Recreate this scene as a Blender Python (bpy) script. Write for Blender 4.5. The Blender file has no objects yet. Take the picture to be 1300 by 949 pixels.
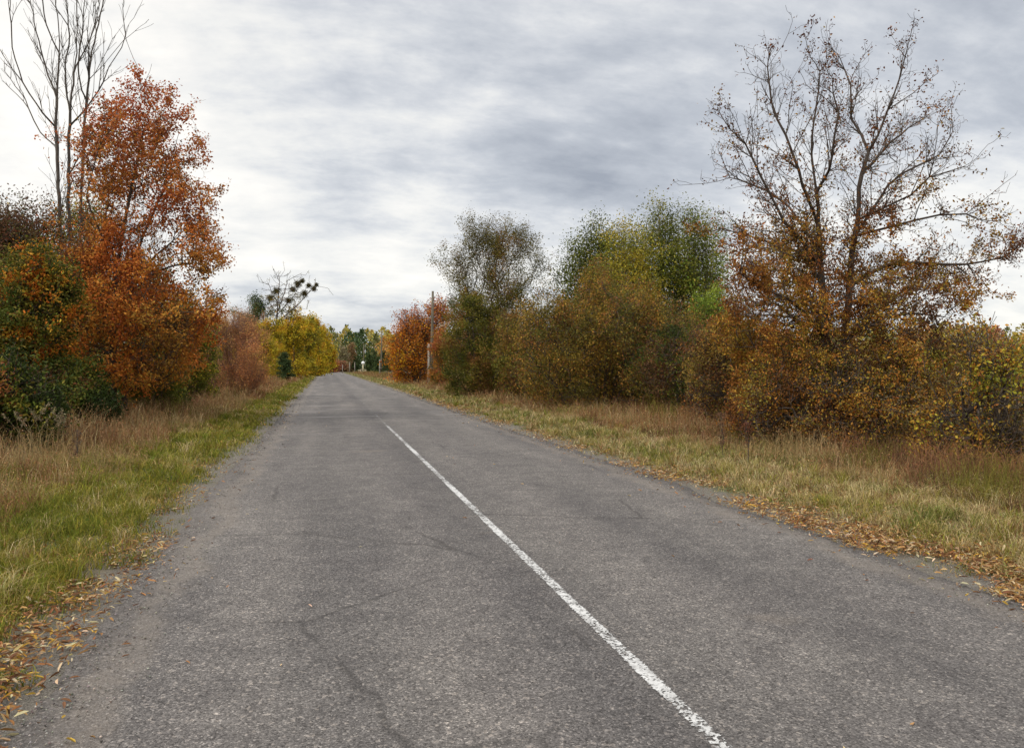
import bpy, math, random
import numpy as np
from mathutils import Vector

R = math.radians
rng = np.random.default_rng(11)
C = bpy.context.scene.collection
sc = bpy.context.scene

# ------------------------------------------------------------------ camera
F = 1011.0                       # focal length in pixels of the 1300 px wide photograph (28 mm lens)
HZ = 466.0                       # horizon row
CAM = np.array([-1.63, 0.0, 1.6])
YAW = math.atan(236 / F)
FW = np.array([math.sin(YAW), math.cos(YAW), 0.0])
RT = np.array([math.cos(YAW), -math.sin(YAW), 0.0])

def at(px, py, D):               # world point at distance D seen towards that column and height
    return CAM + FW * D + RT * ((px - 650) / F * D) + np.array([0, 0, (HZ - py) / F * D])

def road_x(y):                   # the road bends left far away
    return -np.maximum(0.0, np.asarray(y, float) - 225) ** 2 / 420.0

# ------------------------------------------------------------------ value noise
_lat = np.random.default_rng(5).random((256, 256))
def noise2(x, y, s=1.0, ox=0.0):
    x = np.asarray(x, float) / s + 57.3 + ox; y = np.asarray(y, float) / s + 91.7 + ox * 1.7
    xi = np.floor(x).astype(int); yi = np.floor(y).astype(int)
    fx = x - xi; fy = y - yi
    fx = fx * fx * (3 - 2 * fx); fy = fy * fy * (3 - 2 * fy)
    a = _lat[xi % 256, yi % 256]; b = _lat[(xi + 1) % 256, yi % 256]
    c = _lat[xi % 256, (yi + 1) % 256]; d = _lat[(xi + 1) % 256, (yi + 1) % 256]
    return (a * (1 - fx) + b * fx) * (1 - fy) + (c * (1 - fx) + d * fx) * fy
_lat3 = np.random.default_rng(8).random((64, 64, 64))
def noise3(p, s=1.0, o=0.0):
    q = p / s + 100.3 + o
    i = np.floor(q).astype(int); f = q - i; f = f * f * (3 - 2 * f)
    out = 0
    for dx in (0, 1):
        for dy in (0, 1):
            for dz in (0, 1):
                w = (f[:, 0] if dx else 1 - f[:, 0]) * (f[:, 1] if dy else 1 - f[:, 1]) * (f[:, 2] if dz else 1 - f[:, 2])
                out = out + w * _lat3[(i[:, 0] + dx) % 64, (i[:, 1] + dy) % 64, (i[:, 2] + dz) % 64]
    return out

def edge_l(y):                   # ragged asphalt edges
    return -3.02 + road_x(y) - 0.16 * (noise2(y, 3, 1.7) - .5) - 0.10 * (noise2(y, 9, .35) - .5) - 0.05 * (noise2(y, 19, .11) - .5)
def edge_r(y):
    return 3.0 + road_x(y) + 0.22 * (noise2(y, 23, 1.5) - .5) + 0.12 * (noise2(y, 29, .4) - .5) + 0.05 * (noise2(y, 39, .11) - .5)

def ground_z(x, y):
    x = np.asarray(x, float); y = np.asarray(y, float)
    a = np.abs(x - road_x(y))
    z = np.where(a < 3.2, -0.035, -0.035 + 0.075 * np.clip((a - 3.2) / 1.4, 0, 1))
    z = z + 0.07 * (noise2(x, y, 1.3) - .5) * np.clip((a - 3.3) / 1, 0, 1)
    z = z + 0.25 * (noise2(x, y, 6.0) - .5) * np.clip((a - 5) / 6, 0, 1)
    z = z - 0.25 * np.clip((a - 7) / 12, 0, 1)
    z = z + 1.2 * (noise2(x, y, 60.0) - .5) * np.clip((a - 20) / 60, 0, 1)
    return z

# ------------------------------------------------------------------ object helpers
def mesh(name, verts, faces_idx, sizes, mat, parent=None, col=None, smooth=False, val=None):
    verts = np.asarray(verts, np.float32).reshape(-1, 3)
    me = bpy.data.meshes.new(name)
    me.vertices.add(len(verts)); me.vertices.foreach_set('co', verts.ravel())
    faces_idx = np.asarray(faces_idx, np.int32).ravel(); sizes = np.asarray(sizes, np.int32)
    me.loops.add(len(faces_idx)); me.loops.foreach_set('vertex_index', faces_idx)
    me.polygons.add(len(sizes))
    st = np.zeros(len(sizes), np.int32); st[1:] = np.cumsum(sizes)[:-1]
    me.polygons.foreach_set('loop_start', st)
    if smooth: me.polygons.foreach_set('use_smooth', np.ones(len(sizes), bool))
    me.update(calc_edges=True)
    if col is not None:
        a = me.color_attributes.new('Col', 'FLOAT_COLOR', 'POINT')
        c4 = np.ones((len(verts), 4), np.float32); c4[:, :3] = col
        a.data.foreach_set('color', c4.ravel())
    me.materials.append(mat)
    o = bpy.data.objects.new(name, me); C.objects.link(o)
    if parent: o.parent = parent
    return o

def grid(name, X, Y, Z, mat, parent=None):
    n, m = X.shape
    v = np.stack([X, Y, Z], -1).reshape(-1, 3)
    i = np.arange((n - 1) * (m - 1)); r = i // (m - 1); c = i % (m - 1); a = r * m + c
    f = np.stack([a, a + 1, a + m + 1, a + m], 1)
    o = mesh(name, v, f, np.full(len(f), 4), mat, parent, smooth=True)
    return o

def tag(o, label=None, cat=None, group=None, kind=None):
    if label: o['label'] = label
    if cat: o['category'] = cat
    if group: o['group'] = group
    if kind: o['kind'] = kind
    return o

def empty(name, loc, label, cat, group=None):
    o = bpy.data.objects.new(name, None); C.objects.link(o); o.location = loc
    o.empty_display_size = .3
    return tag(o, label, cat, group)

# ------------------------------------------------------------------ materials
def newmat(name):
    m = bpy.data.materials.new(name); m.use_nodes = True
    nt = m.node_tree; nt.nodes.clear()
    out = nt.nodes.new('ShaderNodeOutputMaterial')
    return m, nt, out
def N(nt, t, **k):
    n = nt.nodes.new(t)
    for a, b in k.items(): setattr(n, a, b)
    return n
def noise(nt, vec, scale, detail=4, rough=.55, dist=0):
    n = N(nt, 'ShaderNodeTexNoise'); n.inputs['Scale'].default_value = scale
    n.inputs['Detail'].default_value = detail; n.inputs['Roughness'].default_value = rough
    n.inputs['Distortion'].default_value = dist
    if vec is not None: nt.links.new(vec, n.inputs['Vector'])
    return n.outputs['Fac']
def ramp(nt, fac, stops):
    n = N(nt, 'ShaderNodeValToRGB'); e = n.color_ramp.elements
    e[0].position, e[0].color = stops[0][0], (*stops[0][1], 1)
    e[1].position, e[1].color = stops[-1][0], (*stops[-1][1], 1)
    for p, c in stops[1:-1]:
        x = e.new(p); x.color = (*c, 1)
    nt.links.new(fac, n.inputs['Fac']); return n.outputs['Color']
def mrange(nt, v, a, b, c=0.0, d=1.0, smooth=True):
    n = N(nt, 'ShaderNodeMapRange'); n.interpolation_type = 'SMOOTHSTEP' if smooth else 'LINEAR'
    for k, x in zip(('From Min', 'From Max', 'To Min', 'To Max'), (a, b, c, d)): n.inputs[k].default_value = x
    nt.links.new(v, n.inputs['Value']); return n.outputs['Result']
def math_(nt, op, a, b=None, c=None):
    n = N(nt, 'ShaderNodeMath', operation=op)
    for i, x in enumerate((a, b, c)):
        if x is None: continue
        if isinstance(x, (int, float)): n.inputs[i].default_value = x
        else: nt.links.new(x, n.inputs[i])
    return n.outputs[0]
def mixc(nt, fac, a, b, bt='MIX'):
    n = N(nt, 'ShaderNodeMix', data_type='RGBA', blend_type=bt)
    for s, x in ((0, fac), (6, a), (7, b)):
        if isinstance(x, (int, float)): n.inputs[s].default_value = x
        elif isinstance(x, tuple): n.inputs[s].default_value = (*x, 1)
        else: nt.links.new(x, n.inputs[s])
    return n.outputs[2]
def pos(nt): return N(nt, 'ShaderNodeNewGeometry').outputs['Position']
def mapped(nt, vec, scale=(1, 1, 1), loc=(0, 0, 0)):
    n = N(nt, 'ShaderNodeMapping'); n.inputs['Scale'].default_value = scale; n.inputs['Location'].default_value = loc
    nt.links.new(vec, n.inputs['Vector']); return n.outputs['Vector']
def bump(nt, h, dist, strength=1.0):
    b = N(nt, 'ShaderNodeBump'); b.inputs['Distance'].default_value = dist; b.inputs['Strength'].default_value = strength
    nt.links.new(h, b.inputs['Height']); return b.outputs['Normal']

def leaf_material(name, trans=.28, rough=.6, spec=.10):
    m, nt, out = newmat(name)
    at_ = N(nt, 'ShaderNodeAttribute', attribute_name='Col')
    p = N(nt, 'ShaderNodeBsdfPrincipled'); p.inputs['Roughness'].default_value = rough
    p.inputs['Specular IOR Level'].default_value = spec
    t = N(nt, 'ShaderNodeBsdfTranslucent'); mx = N(nt, 'ShaderNodeMixShader'); mx.inputs[0].default_value = trans
    nt.links.new(at_.outputs['Color'], p.inputs['Base Color'])
    nt.links.new(at_.outputs['Color'], t.inputs['Color'])
    nt.links.new(p.outputs[0], mx.inputs[1]); nt.links.new(t.outputs[0], mx.inputs[2])
    nt.links.new(mx.outputs[0], out.inputs[0]); return m

def bark_material(name, a, b, scale=9):
    m, nt, out = newmat(name)
    v = mapped(nt, pos(nt), (1, 1, .25))
    n1 = noise(nt, v, scale, 6, .65); n2 = noise(nt, v, scale * 5, 3)
    c = ramp(nt, n1, [(.3, a), (.7, b)])
    p = N(nt, 'ShaderNodeBsdfPrincipled'); p.inputs['Roughness'].default_value = .9
    p.inputs['Specular IOR Level'].default_value = .15
    nt.links.new(c, p.inputs['Base Color'])
    nt.links.new(bump(nt, math_(nt, 'ADD', n1, math_(nt, 'MULTIPLY', n2, .4)), .02), p.inputs['Normal'])
    nt.links.new(p.outputs[0], out.inputs[0]); return m

LEAF = leaf_material('leaf')
NEEDLE = leaf_material('needle', .12, .6)
GRASSM = leaf_material('grass_blade', .22, .7, .06)
DRY = leaf_material('dry_plant', .15, .8, .04)
BARK = bark_material('dark_bark', (.045, .034, .027), (.11, .085, .068))
BARK_G = bark_material('grey_bark', (.05, .042, .035), (.13, .11, .09))
BARK_R = bark_material('reddish_twig_bark', (.19, .10, .065), (.34, .20, .14))

# ------------------------------------------------------------------ road material
def road_material():
    m, nt, out = newmat('worn_asphalt')
    P = pos(nt); sx = N(nt, 'ShaderNodeSeparateXYZ'); nt.links.new(P, sx.inputs[0])
    X, Y = sx.outputs[0], sx.outputs[1]
    vor = N(nt, 'ShaderNodeTexVoronoi'); vor.inputs['Scale'].default_value = 115; nt.links.new(P, vor.inputs['Vector'])
    vc = N(nt, 'ShaderNodeSeparateColor'); nt.links.new(vor.outputs['Color'], vc.inputs[0])
    vor2 = N(nt, 'ShaderNodeTexVoronoi'); vor2.inputs['Scale'].default_value = 60; nt.links.new(P, vor2.inputs['Vector'])
    vc2 = N(nt, 'ShaderNodeSeparateColor'); nt.links.new(vor2.outputs['Color'], vc2.inputs[0])
    stone = ramp(nt, vc.outputs[0], [(0, (.028, .026, .024)), (.22, (.075, .071, .067)), (.6, (.135, .129, .123)), (.9, (.185, .176, .165)), (1, (.40, .38, .35))])
    stone2 = ramp(nt, vc2.outputs[1], [(0, (.04, .038, .036)), (.3, (.10, .096, .091)), (.9, (.165, .158, .149)), (1, (.44, .40, .35))])
    base = mixc(nt, .4, stone, stone2)
    fine = noise(nt, P, 95, 3, .75)
    base = mixc(nt, mrange(nt, fine, .45, .68, 0, .72), base, (.045, .042, .040))
    # large mottling, tyre tracks
    big = noise(nt, mapped(nt, P, (1, .22, 1)), .9, 5, .6)
    base = mixc(nt, 1.0, base, ramp(nt, big, [(.3, (.80, .80, .82)), (.7, (1.2, 1.19, 1.17))]), 'MULTIPLY')
    mott = noise(nt, P, 3.2, 5, .62, .3)
    base = mixc(nt, 1.0, base, ramp(nt, mott, [(.28, (.78, .78, .79)), (.72, (1.18, 1.18, 1.17))]), 'MULTIPLY')
    wv = N(nt, 'ShaderNodeTexNoise'); wv.noise_dimensions = '1D'; wv.inputs['Scale'].default_value = .9
    wv.inputs['Detail'].default_value = 2; nt.links.new(X, wv.inputs['W'])
    base = mixc(nt, 1.0, base, ramp(nt, wv.outputs['Fac'], [(.3, (.9, .9, .91)), (.7, (1.1, 1.1, 1.09))]), 'MULTIPLY')
    tr = math_(nt, 'COSINE', math_(nt, 'MULTIPLY', math_(nt, 'SUBTRACT', math_(nt, 'ABSOLUTE', X), 1.5), 4.2))
    trk = math_(nt, 'MULTIPLY', mrange(nt, tr, -1, 1, 1, 0), mrange(nt, noise(nt, mapped(nt, P, (1, .15, 1)), .8, 4), .35, .65, .3, 1))
    base = mixc(nt, 1.0, base, ramp(nt, trk, [(0, (.93, .93, .935)), (1, (1.16, 1.15, 1.14))]), 'MULTIPLY')
    # transverse pale repair seams and patches further off
    seam = noise(nt, mapped(nt, P, (.25, 1.6, 1)), 1.0, 3, .6)
    farm = math_(nt, 'MULTIPLY', mrange(nt, Y, 16, 27), mrange(nt, seam, .56, .70))
    base = mixc(nt, math_(nt, 'MULTIPLY', farm, .6), base, (.27, .26, .245))
    patch = mrange(nt, noise(nt, mapped(nt, P, (.5, 1, 1), (3.1, .4, 0)), .9, 3, .5), .66, .76)
    base = mixc(nt, math_(nt, 'MULTIPLY', patch, .5), base, (.20, .17, .135))
    dpatch = mrange(nt, noise(nt, mapped(nt, P, (.9, .35, 1), (9.1, 2.4, 0)), .8, 4, .5), .60, .66)
    base = mixc(nt, math_(nt, 'MULTIPLY', dpatch, .10), base, (.055, .052, .05))
    # cracks
    cr = N(nt, 'ShaderNodeTexVoronoi', feature='DISTANCE_TO_EDGE'); cr.inputs['Scale'].default_value = .55
    wn = N(nt, 'ShaderNodeTexNoise'); wn.inputs['Scale'].default_value = 2.4; wn.inputs['Detail'].default_value = 6
    nt.links.new(P, wn.inputs['Vector'])
    nt.links.new(mixc(nt, .16, P, wn.outputs['Color']), cr.inputs['Vector'])
    crack = math_(nt, 'SUBTRACT', 1.0, mrange(nt, cr.outputs['Distance'], 0.0, .013))
    crack = math_(nt, 'MULTIPLY', crack, mrange(nt, noise(nt, mapped(nt, P, (1, 1, 1), (4.3, 1.7, 0)), .45, 3), .50, .58))
    base = mixc(nt, math_(nt, 'MULTIPLY', crack, .5), base, (.03, .028, .026))
    # sandy dirt creeping in from the shoulders
    ex = math_(nt, 'ADD', math_(nt, 'ABSOLUTE', X), math_(nt, 'MULTIPLY', math_(nt, 'SUBTRACT', noise(nt, mapped(nt, P, (1, .6, 1)), 1.6, 5, .6), .5), .85))
    dust = math_(nt, 'MULTIPLY', mrange(nt, ex, 2.50, 2.70), mrange(nt, ex, 2.74, 2.92, 1, .3))
    dust = math_(nt, 'MULTIPLY', dust, mrange(nt, math_(nt, 'ADD', fine, math_(nt, 'MULTIPLY', noise(nt, P, 7, 4), .8)), .62, 1.05, .25, 1))
    dirt = ramp(nt, noise(nt, P, 90, 3, .7), [(.3, (.14, .12, .098)), (.7, (.30, .265, .22))])
    base = mixc(nt, math_(nt, 'MULTIPLY', dust, .42), base, dirt)
    p = N(nt, 'ShaderNodeBsdfPrincipled'); p.inputs['Roughness'].default_value = .82
    p.inputs['Specular IOR Level'].default_value = .16
    base = mixc(nt, 1.0, base, (.97, .925, .90), 'MULTIPLY')
    nt.links.new(base, p.inputs['Base Color'])
    h = math_(nt, 'ADD', math_(nt, 'MULTIPLY', vor.outputs['Distance'], -1.0), math_(nt, 'MULTIPLY', fine, 1.2))
    nt.links.new(bump(nt, h, .006, .8), p.inputs['Normal'])
    nt.links.new(p.outputs[0], out.inputs[0]); return m

def paint_material(wear=.35):
    m, nt, out = newmat('worn_road_paint')
    P = pos(nt)
    sx = N(nt, 'ShaderNodeSeparateXYZ'); nt.links.new(P, sx.inputs[0])
    vor = N(nt, 'ShaderNodeTexVoronoi'); vor.inputs['Scale'].default_value = 85; nt.links.new(P, vor.inputs['Vector'])
    vc = N(nt, 'ShaderNodeSeparateColor'); nt.links.new(vor.outputs['Color'], vc.inputs[0])
    c = ramp(nt, noise(nt, P, 14, 6, .7), [(.32, (.25, .24, .225)), (.5, (.42, .41, .39)), (.68, (.54, .53, .505))])
    p = N(nt, 'ShaderNodeBsdfPrincipled'); p.inputs['Roughness'].default_value = .7
    nt.links.new(c, p.inputs['Base Color'])
    t = N(nt, 'ShaderNodeBsdfTransparent'); mx = N(nt, 'ShaderNodeMixShader')
    dx = math_(nt, 'ABSOLUTE', math_(nt, 'SUBTRACT', sx.outputs[0], 0.0))
    edge = mrange(nt, dx, .028, .056, 0, .55)
    fade = mrange(nt, sx.outputs[1], 17, 27, 0, .30)
    fade = math_(nt, 'ADD', fade, mrange(nt, noise(nt, mapped(nt, P, (1, .5, 1)), 1.1, 6, .65), .40, .62, 0, .22))
    w = math_(nt, 'ADD', math_(nt, 'ADD', math_(nt, 'MULTIPLY', vc.outputs[0], .38), math_(nt, 'MULTIPLY', noise(nt, P, 9, 5, .7), .75)), math_(nt, 'ADD', edge, fade))
    a = mrange(nt, w, .62, .84, 0, 1)
    nt.links.new(a, mx.inputs[0]); nt.links.new(p.outputs[0], mx.inputs[1]); nt.links.new(t.outputs[0], mx.inputs[2])
    nt.links.new(mx.outputs[0], out.inputs[0]); return m

def ground_material():
    m, nt, out = newmat('verge_soil')
    P = pos(nt); sx = N(nt, 'ShaderNodeSeparateXYZ'); nt.links.new(P, sx.inputs[0])
    n1 = noise(nt, P, 1.1, 6, .65); n2 = noise(nt, P, 28, 4, .7); n3 = noise(nt, P, .12, 4, .6)
    soil = ramp(nt, n2, [(.3, (.055, .045, .028)), (.5, (.12, .095, .055)), (.7, (.21, .17, .105))])
    green = ramp(nt, n2, [(.3, (.035, .042, .014)), (.7, (.12, .125, .04))])
    base = mixc(nt, mrange(nt, n1, .4, .6), soil, green)
    a = math_(nt, 'ABSOLUTE', X := sx.outputs[0])
    field = ramp(nt, n3, [(.35, (.13, .10, .055)), (.6, (.18, .14, .08)), (.75, (.10, .10, .035))])
    base = mixc(nt, mrange(nt, a, 9, 16), base, field)
    sand = ramp(nt, noise(nt, P, 110, 4, .8), [(.32, (.05, .045, .038)), (.5, (.13, .115, .095)), (.7, (.30, .27, .225))])
    nearr = math_(nt, 'ADD', a, math_(nt, 'MULTIPLY', math_(nt, 'SUBTRACT', noise(nt, P, 2.1, 5), .5), 1.1))
    base = mixc(nt, mrange(nt, nearr, 3.2, 3.75, 1, 0), base, sand)
    p = N(nt, 'ShaderNodeBsdfPrincipled'); p.inputs['Roughness'].default_value = .95
    p.inputs['Specular IOR Level'].default_value = .1
    nt.links.new(base, p.inputs['Base Color'])
    nt.links.new(bump(nt, math_(nt, 'ADD', n2, n1), .03), p.inputs['Normal'])
    nt.links.new(p.outputs[0], out.inputs[0]); return m

# ------------------------------------------------------------------ ground, road, line
def seq(*segs):
    out = []
    for a, b, s in segs: out.append(np.arange(a, b, s))
    return np.concatenate(out)
ys = seq((-30, -2, 2), (-2, 30, .35), (30, 80, 1.2), (80, 360, 5), (360, 3000, 80))
half = seq((0, 3.1, 1.2), (3.1, 12, .35), (12, 40, 2.5), (40, 150, 12), (150, 1700, 90))
xs = np.concatenate([-half[::-1], half[1:]])
X, Y = np.meshgrid(xs, ys); X = X + road_x(np.minimum(Y, 360)) * (np.abs(X) < 60)
ground = tag(grid('ground', X, Y, ground_z(X, Y), ground_material()), 'grassy ground on both sides of the road', kind='structure')

ys = seq((-25, -1, 1), (-1, 40, .06), (40, 120, .5), (120, 330, 2.5))
el, er = edge_l(ys), edge_r(ys)
cols = [el - .02, el, el + .25, el + 1.5, road_x(ys), er - 1.5, er - .25, er, er + .02]
X = np.stack(cols, 1); Y = np.repeat(ys[:, None], X.shape[1], 1)
camber = -0.012 * ((X - road_x(Y)) / 3) ** 2
Z = 0.012 + camber; Z[:, 0] = -.06; Z[:, -1] = -.06
grid('road', X, Y, Z, road_material())
tag(bpy.data.objects['road'], 'worn grey asphalt road running to the horizon', kind='structure')
ys = seq((-20, 26.5, .12), (26.5, 62.01, .3))
w = .05 + .008 * (noise2(ys, 4, .5) - .5)
X = np.stack([-w + .012 * (noise2(ys, 7, 2.5) - .5), w + .012 * (noise2(ys, 7, 2.5) - .5)], 1); Y = np.repeat(ys[:, None], 2, 1)
PAINT = paint_material()
o = grid('road_marking', X, Y, np.full_like(X, .0165), PAINT); tag(o, 'white centre line worn into the grey asphalt', kind='structure')

# ------------------------------------------------------------------ blades
def blades(name, P, H, W, lean, col, mat, parent=None, tip=1.25):
    n = len(P)
    az = rng.random(n) * 2 * math.pi; la = rng.random(n) * 2 * math.pi
    s = np.stack([np.cos(az), np.sin(az), np.zeros(n)], 1) * W[:, None] * .5
    l = np.stack([np.cos(la), np.sin(la), np.zeros(n)], 1) * (lean * H)[:, None]
    up = np.array([0, 0, 1.0])
    mid = P + l * .32 + up * (H * .58)[:, None]
    top = P + l + up * (H * (1 - .35 * np.minimum(lean, 1)))[:, None]
    v = np.stack([P - s, P + s, mid + s * .75, mid - s * .75, top], 1).reshape(-1, 3)
    b = np.arange(n)[:, None] * 5
    f = np.concatenate([b + 0, b + 1, b + 2, b + 3, b + 3, b + 2, b + 4], 1)
    sz = np.tile([4, 3], n)
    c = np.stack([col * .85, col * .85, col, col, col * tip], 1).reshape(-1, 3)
    return mesh(name, v, f, sz, mat, parent, c)

def pick(pal, n, cl=None, jit=.22):
    pal = np.array(pal, float); wts = pal[:, 3] / pal[:, 3].sum(); jit = jit * .8
    if cl is None: u = rng.random(n)
    else: u = cl
    i = np.minimum(np.searchsorted(np.cumsum(wts), u), len(pal) - 1)
    c = pal[i, :3] * np.exp(jit * 1.15 * rng.normal(0, 1, (n, 1))) * (1 + .1 * (rng.random((n, 3)) * 2 - 1))
    return np.clip(c, 0.002, .9)

def scatter(n, side, x0, x1, y0, y1, power=2.0):
    """random points beside the road, denser towards the near end"""
    u = rng.random(n)
    k = power - 1
    a, b = y0 ** (-k), y1 ** (-k)
    y = (a + (b - a) * u) ** (-1 / k)
    x = x0 + (x1 - x0) * rng.random(n)
    return side * x + road_x(y), y

# short green / straw grass
GL = [None]
def make_grass():
    Ps, Hs, Ws, Ls, Cs = [], [], [], [], []
    for side, n, x1 in ((-1, 330000, 8.0), (1, 330000, 9.0)):
        x, y = scatter(n, side, 2.95, x1, 2.2, 230, 1.75)
        a = np.abs(x - road_x(y))
        edge = 3.07 + .5 * (noise2(x, y, 1.1, 3) - .5) + .35 * (noise2(x, y, .3, 6) - .5)
        if side > 0: edge = edge + .22
        keep = (a > edge) & (rng.random(len(x)) < np.clip((a - edge) / .5 + .12, 0, 1)) & (noise2(x, y, .28, 11) > .14)
        x, y, a = x[keep], y[keep], a[keep]
        d = np.hypot(x - CAM[0], y); lod = np.clip(d / 9, 1, 9)
        cl = noise2(x, y, .9, 21) * .6 + noise2(x, y, .25, 25) * .4
        H = (.035 + .12 * rng.random(len(x)) ** 1.7) * (.45 + 1.2 * cl) * np.clip((a - edge[keep]) / .6 + .45, .4, 1.25) * (1 + .06 * lod)
        if side < 0:
            green = [(.095, .108, .014, 1.5), (.155, .155, .018, 2.4), (.22, .19, .026, 2.6), (.27, .21, .05, 1.9), (.36, .27, .12, 1.4), (.20, .10, .035, .7)]
        else:
            green = [(.10, .125, .024, .9), (.15, .16, .03, 1.4), (.22, .195, .06, 1.6), (.34, .265, .115, 2.8), (.42, .33, .17, 1.6), (.20, .12, .05, .8)]
        u = np.clip(.5 + (cl - .5) * 1.5 * -1 + .85 * (rng.random(len(x)) - .5) + (.02 if side < 0 else .06) * (a - 4.6), 0, .999)
        Cc = pick(green, len(x), u)
        Ps.append(np.stack([x, y, ground_z(x, y) - .01], 1)); Hs.append(H); Ws.append((.0035 + .004 * rng.random(len(x))) * lod)
        Ls.append(.3 + .9 * rng.random(len(x))); Cs.append(Cc)
    for side, n, x1 in ((-1, 1500, 6.0), (1, 1900, 7.0)):
        tx, ty = scatter(n, side, 3.5, x1, 2.4, 70, 1.6); m = 46
        kind = rng.random(n); x = np.repeat(tx, m) + rng.normal(0, .05, n * m); y = np.repeat(ty, m) + rng.normal(0, .05, n * m)
        hh = np.repeat(.09 + .20 * rng.random(n) ** 1.5, m) * (.6 + .6 * rng.random(n * m)); d = np.hypot(x - CAM[0], y); lod = np.clip(d / 9, 1, 6)
        pal = [(.12, .14, .016, 1.6), (.19, .18, .024, 1.6), (.32, .25, .08, 1.3), (.46, .36, .19, 1.5), (.26, .14, .06, .8)]
        u = np.clip(np.repeat(kind * (.75 if side < 0 else .7) + (0 if side < 0 else .28), m) + .25 * (rng.random(n * m) - .5), 0, .999)
        Ps.append(np.stack([x, y, ground_z(x, y) - .01], 1)); Hs.append(hh); Ws.append(.0042 * lod); Ls.append(.4 + .75 * rng.random(n * m)); Cs.append(pick(pal, n * m, u))
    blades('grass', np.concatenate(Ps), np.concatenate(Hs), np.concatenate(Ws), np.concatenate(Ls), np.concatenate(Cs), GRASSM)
    x, y = scatter(60000, -1, 3.5, 7.5, 2.2, 60, 1.7); x2, y2 = scatter(34000, 1, 3.8, 8, 2.2, 60, 1.7)
    x = np.concatenate([x, x2]); y = np.concatenate([y, y2]); k = noise2(x, y, .5, 61) + .25 * rng.random(len(x)) > .62; x, y = x[k], y[k]
    d = np.hypot(x - CAM[0], y); P = np.stack([x, y, ground_z(x, y) + .015 + .06 * rng.random(len(x))], 1)
    u = np.clip(noise2(x, y, .4, 66) * 1.2 - .1 + .6 * (rng.random(len(x)) - .5) + .25 * (x > 0), 0, .999)
    GL[0] = (P, (.014 + .02 * rng.random(len(x))) * np.clip(d / 9, 1, 4), pick([(.07, .11, .018, 1.5), (.11, .145, .02, 2), (.17, .15, .03, 1.2), (.28, .17, .05, 1.2), (.20, .08, .03, .8)], len(x), u))
    tag(bpy.data.objects['grass'], 'short green and straw coloured grass on the verges', 'grass', kind='stuff')
make_grass()

def make_weeds():
    Ps, Hs, Ws, Ls, Cs = [], [], [], [], []
    sp, ss, scol = [], [], []
    for side, n, x0, x1 in ((-1, 170000, 3.95, 10.0), (1, 180000, 4.5, 13.0)):
        x, y = scatter(n, side, x0, x1, 3.0, 240, 1.6)
        a = np.abs(x - road_x(y))
        cl = noise2(x, y, 1.6, 31) * .6 + noise2(x, y, .5, 35) * .4
        thr = np.clip((a - x0) / 1.5, 0, 1)
        keep = (cl * .9 < thr * 1.15 - .08)
        x, y, a, cl = x[keep], y[keep], a[keep], cl[keep]
        d = np.hypot(x - CAM[0], y); lod = np.clip(d / 11, 1, 8)
        t = np.clip((a - x0) / 2.4, 0, 1)
        H = (.10 + .42 * rng.random(len(x)) ** 1.7) * (np.clip(.72 + y / 45, .72, 1.25) if side < 0 else 1) * (.4 + .9 * t) * (.7 + .7 * noise2(x, y, .7, 41)) * (1 + .02 * lod)
        pal = [(.27, .19, .085, 1.5), (.40, .29, .15, .9), (.25, .135, .06, 1.8), (.19, .095, .05, 1.8), (.11, .06, .035, 1.6), (.15, .13, .028, .8)]
        u = np.clip(noise2(x, y, 1.1, 51) * 1.5 - .25 + .12 * (a - 6) + .35 * (rng.random(len(x)) - .5), 0, .999)
        Cc = pick(pal, len(x), u)
        Pp = np.stack([x, y, ground_z(x, y) - .01], 1)
        Ps.append(Pp); Hs.append(H); Ws.append((.003 + .0035 * rng.random(len(x))) * lod); Ls.append(.15 + .6 * rng.random(len(x)) ** 1.5); Cs.append(Cc)
        # seed heads: small crumbs round the upper half of the reddish weeds
        m = rng.random(len(x)) < .55
        k = 3
        q = np.repeat(Pp[m], k, 0); h = np.repeat(H[m], k); l_ = np.repeat(lod[m], k)
        off = rng.normal(0, 1, (len(q), 3)) * (.05 * (.5 + h))[:, None]
        q = q + off; q[:, 2] += h * (.4 + .55 * rng.random(len(q)))
        sp.append(q); ss.append((.010 + .014 * rng.random(len(q))) * l_ ** .8); scol.append(np.repeat(Cc[m], k, 0) * np.array([.95, .8, .75]))
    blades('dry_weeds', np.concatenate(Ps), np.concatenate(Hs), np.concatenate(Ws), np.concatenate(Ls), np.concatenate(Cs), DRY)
    w = tag(bpy.data.objects['dry_weeds'], 'tall dry brown weeds between the verge grass and bushes', 'weeds', kind='stuff')
    return np.concatenate(sp), np.concatenate(ss), np.concatenate(scol), w

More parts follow.
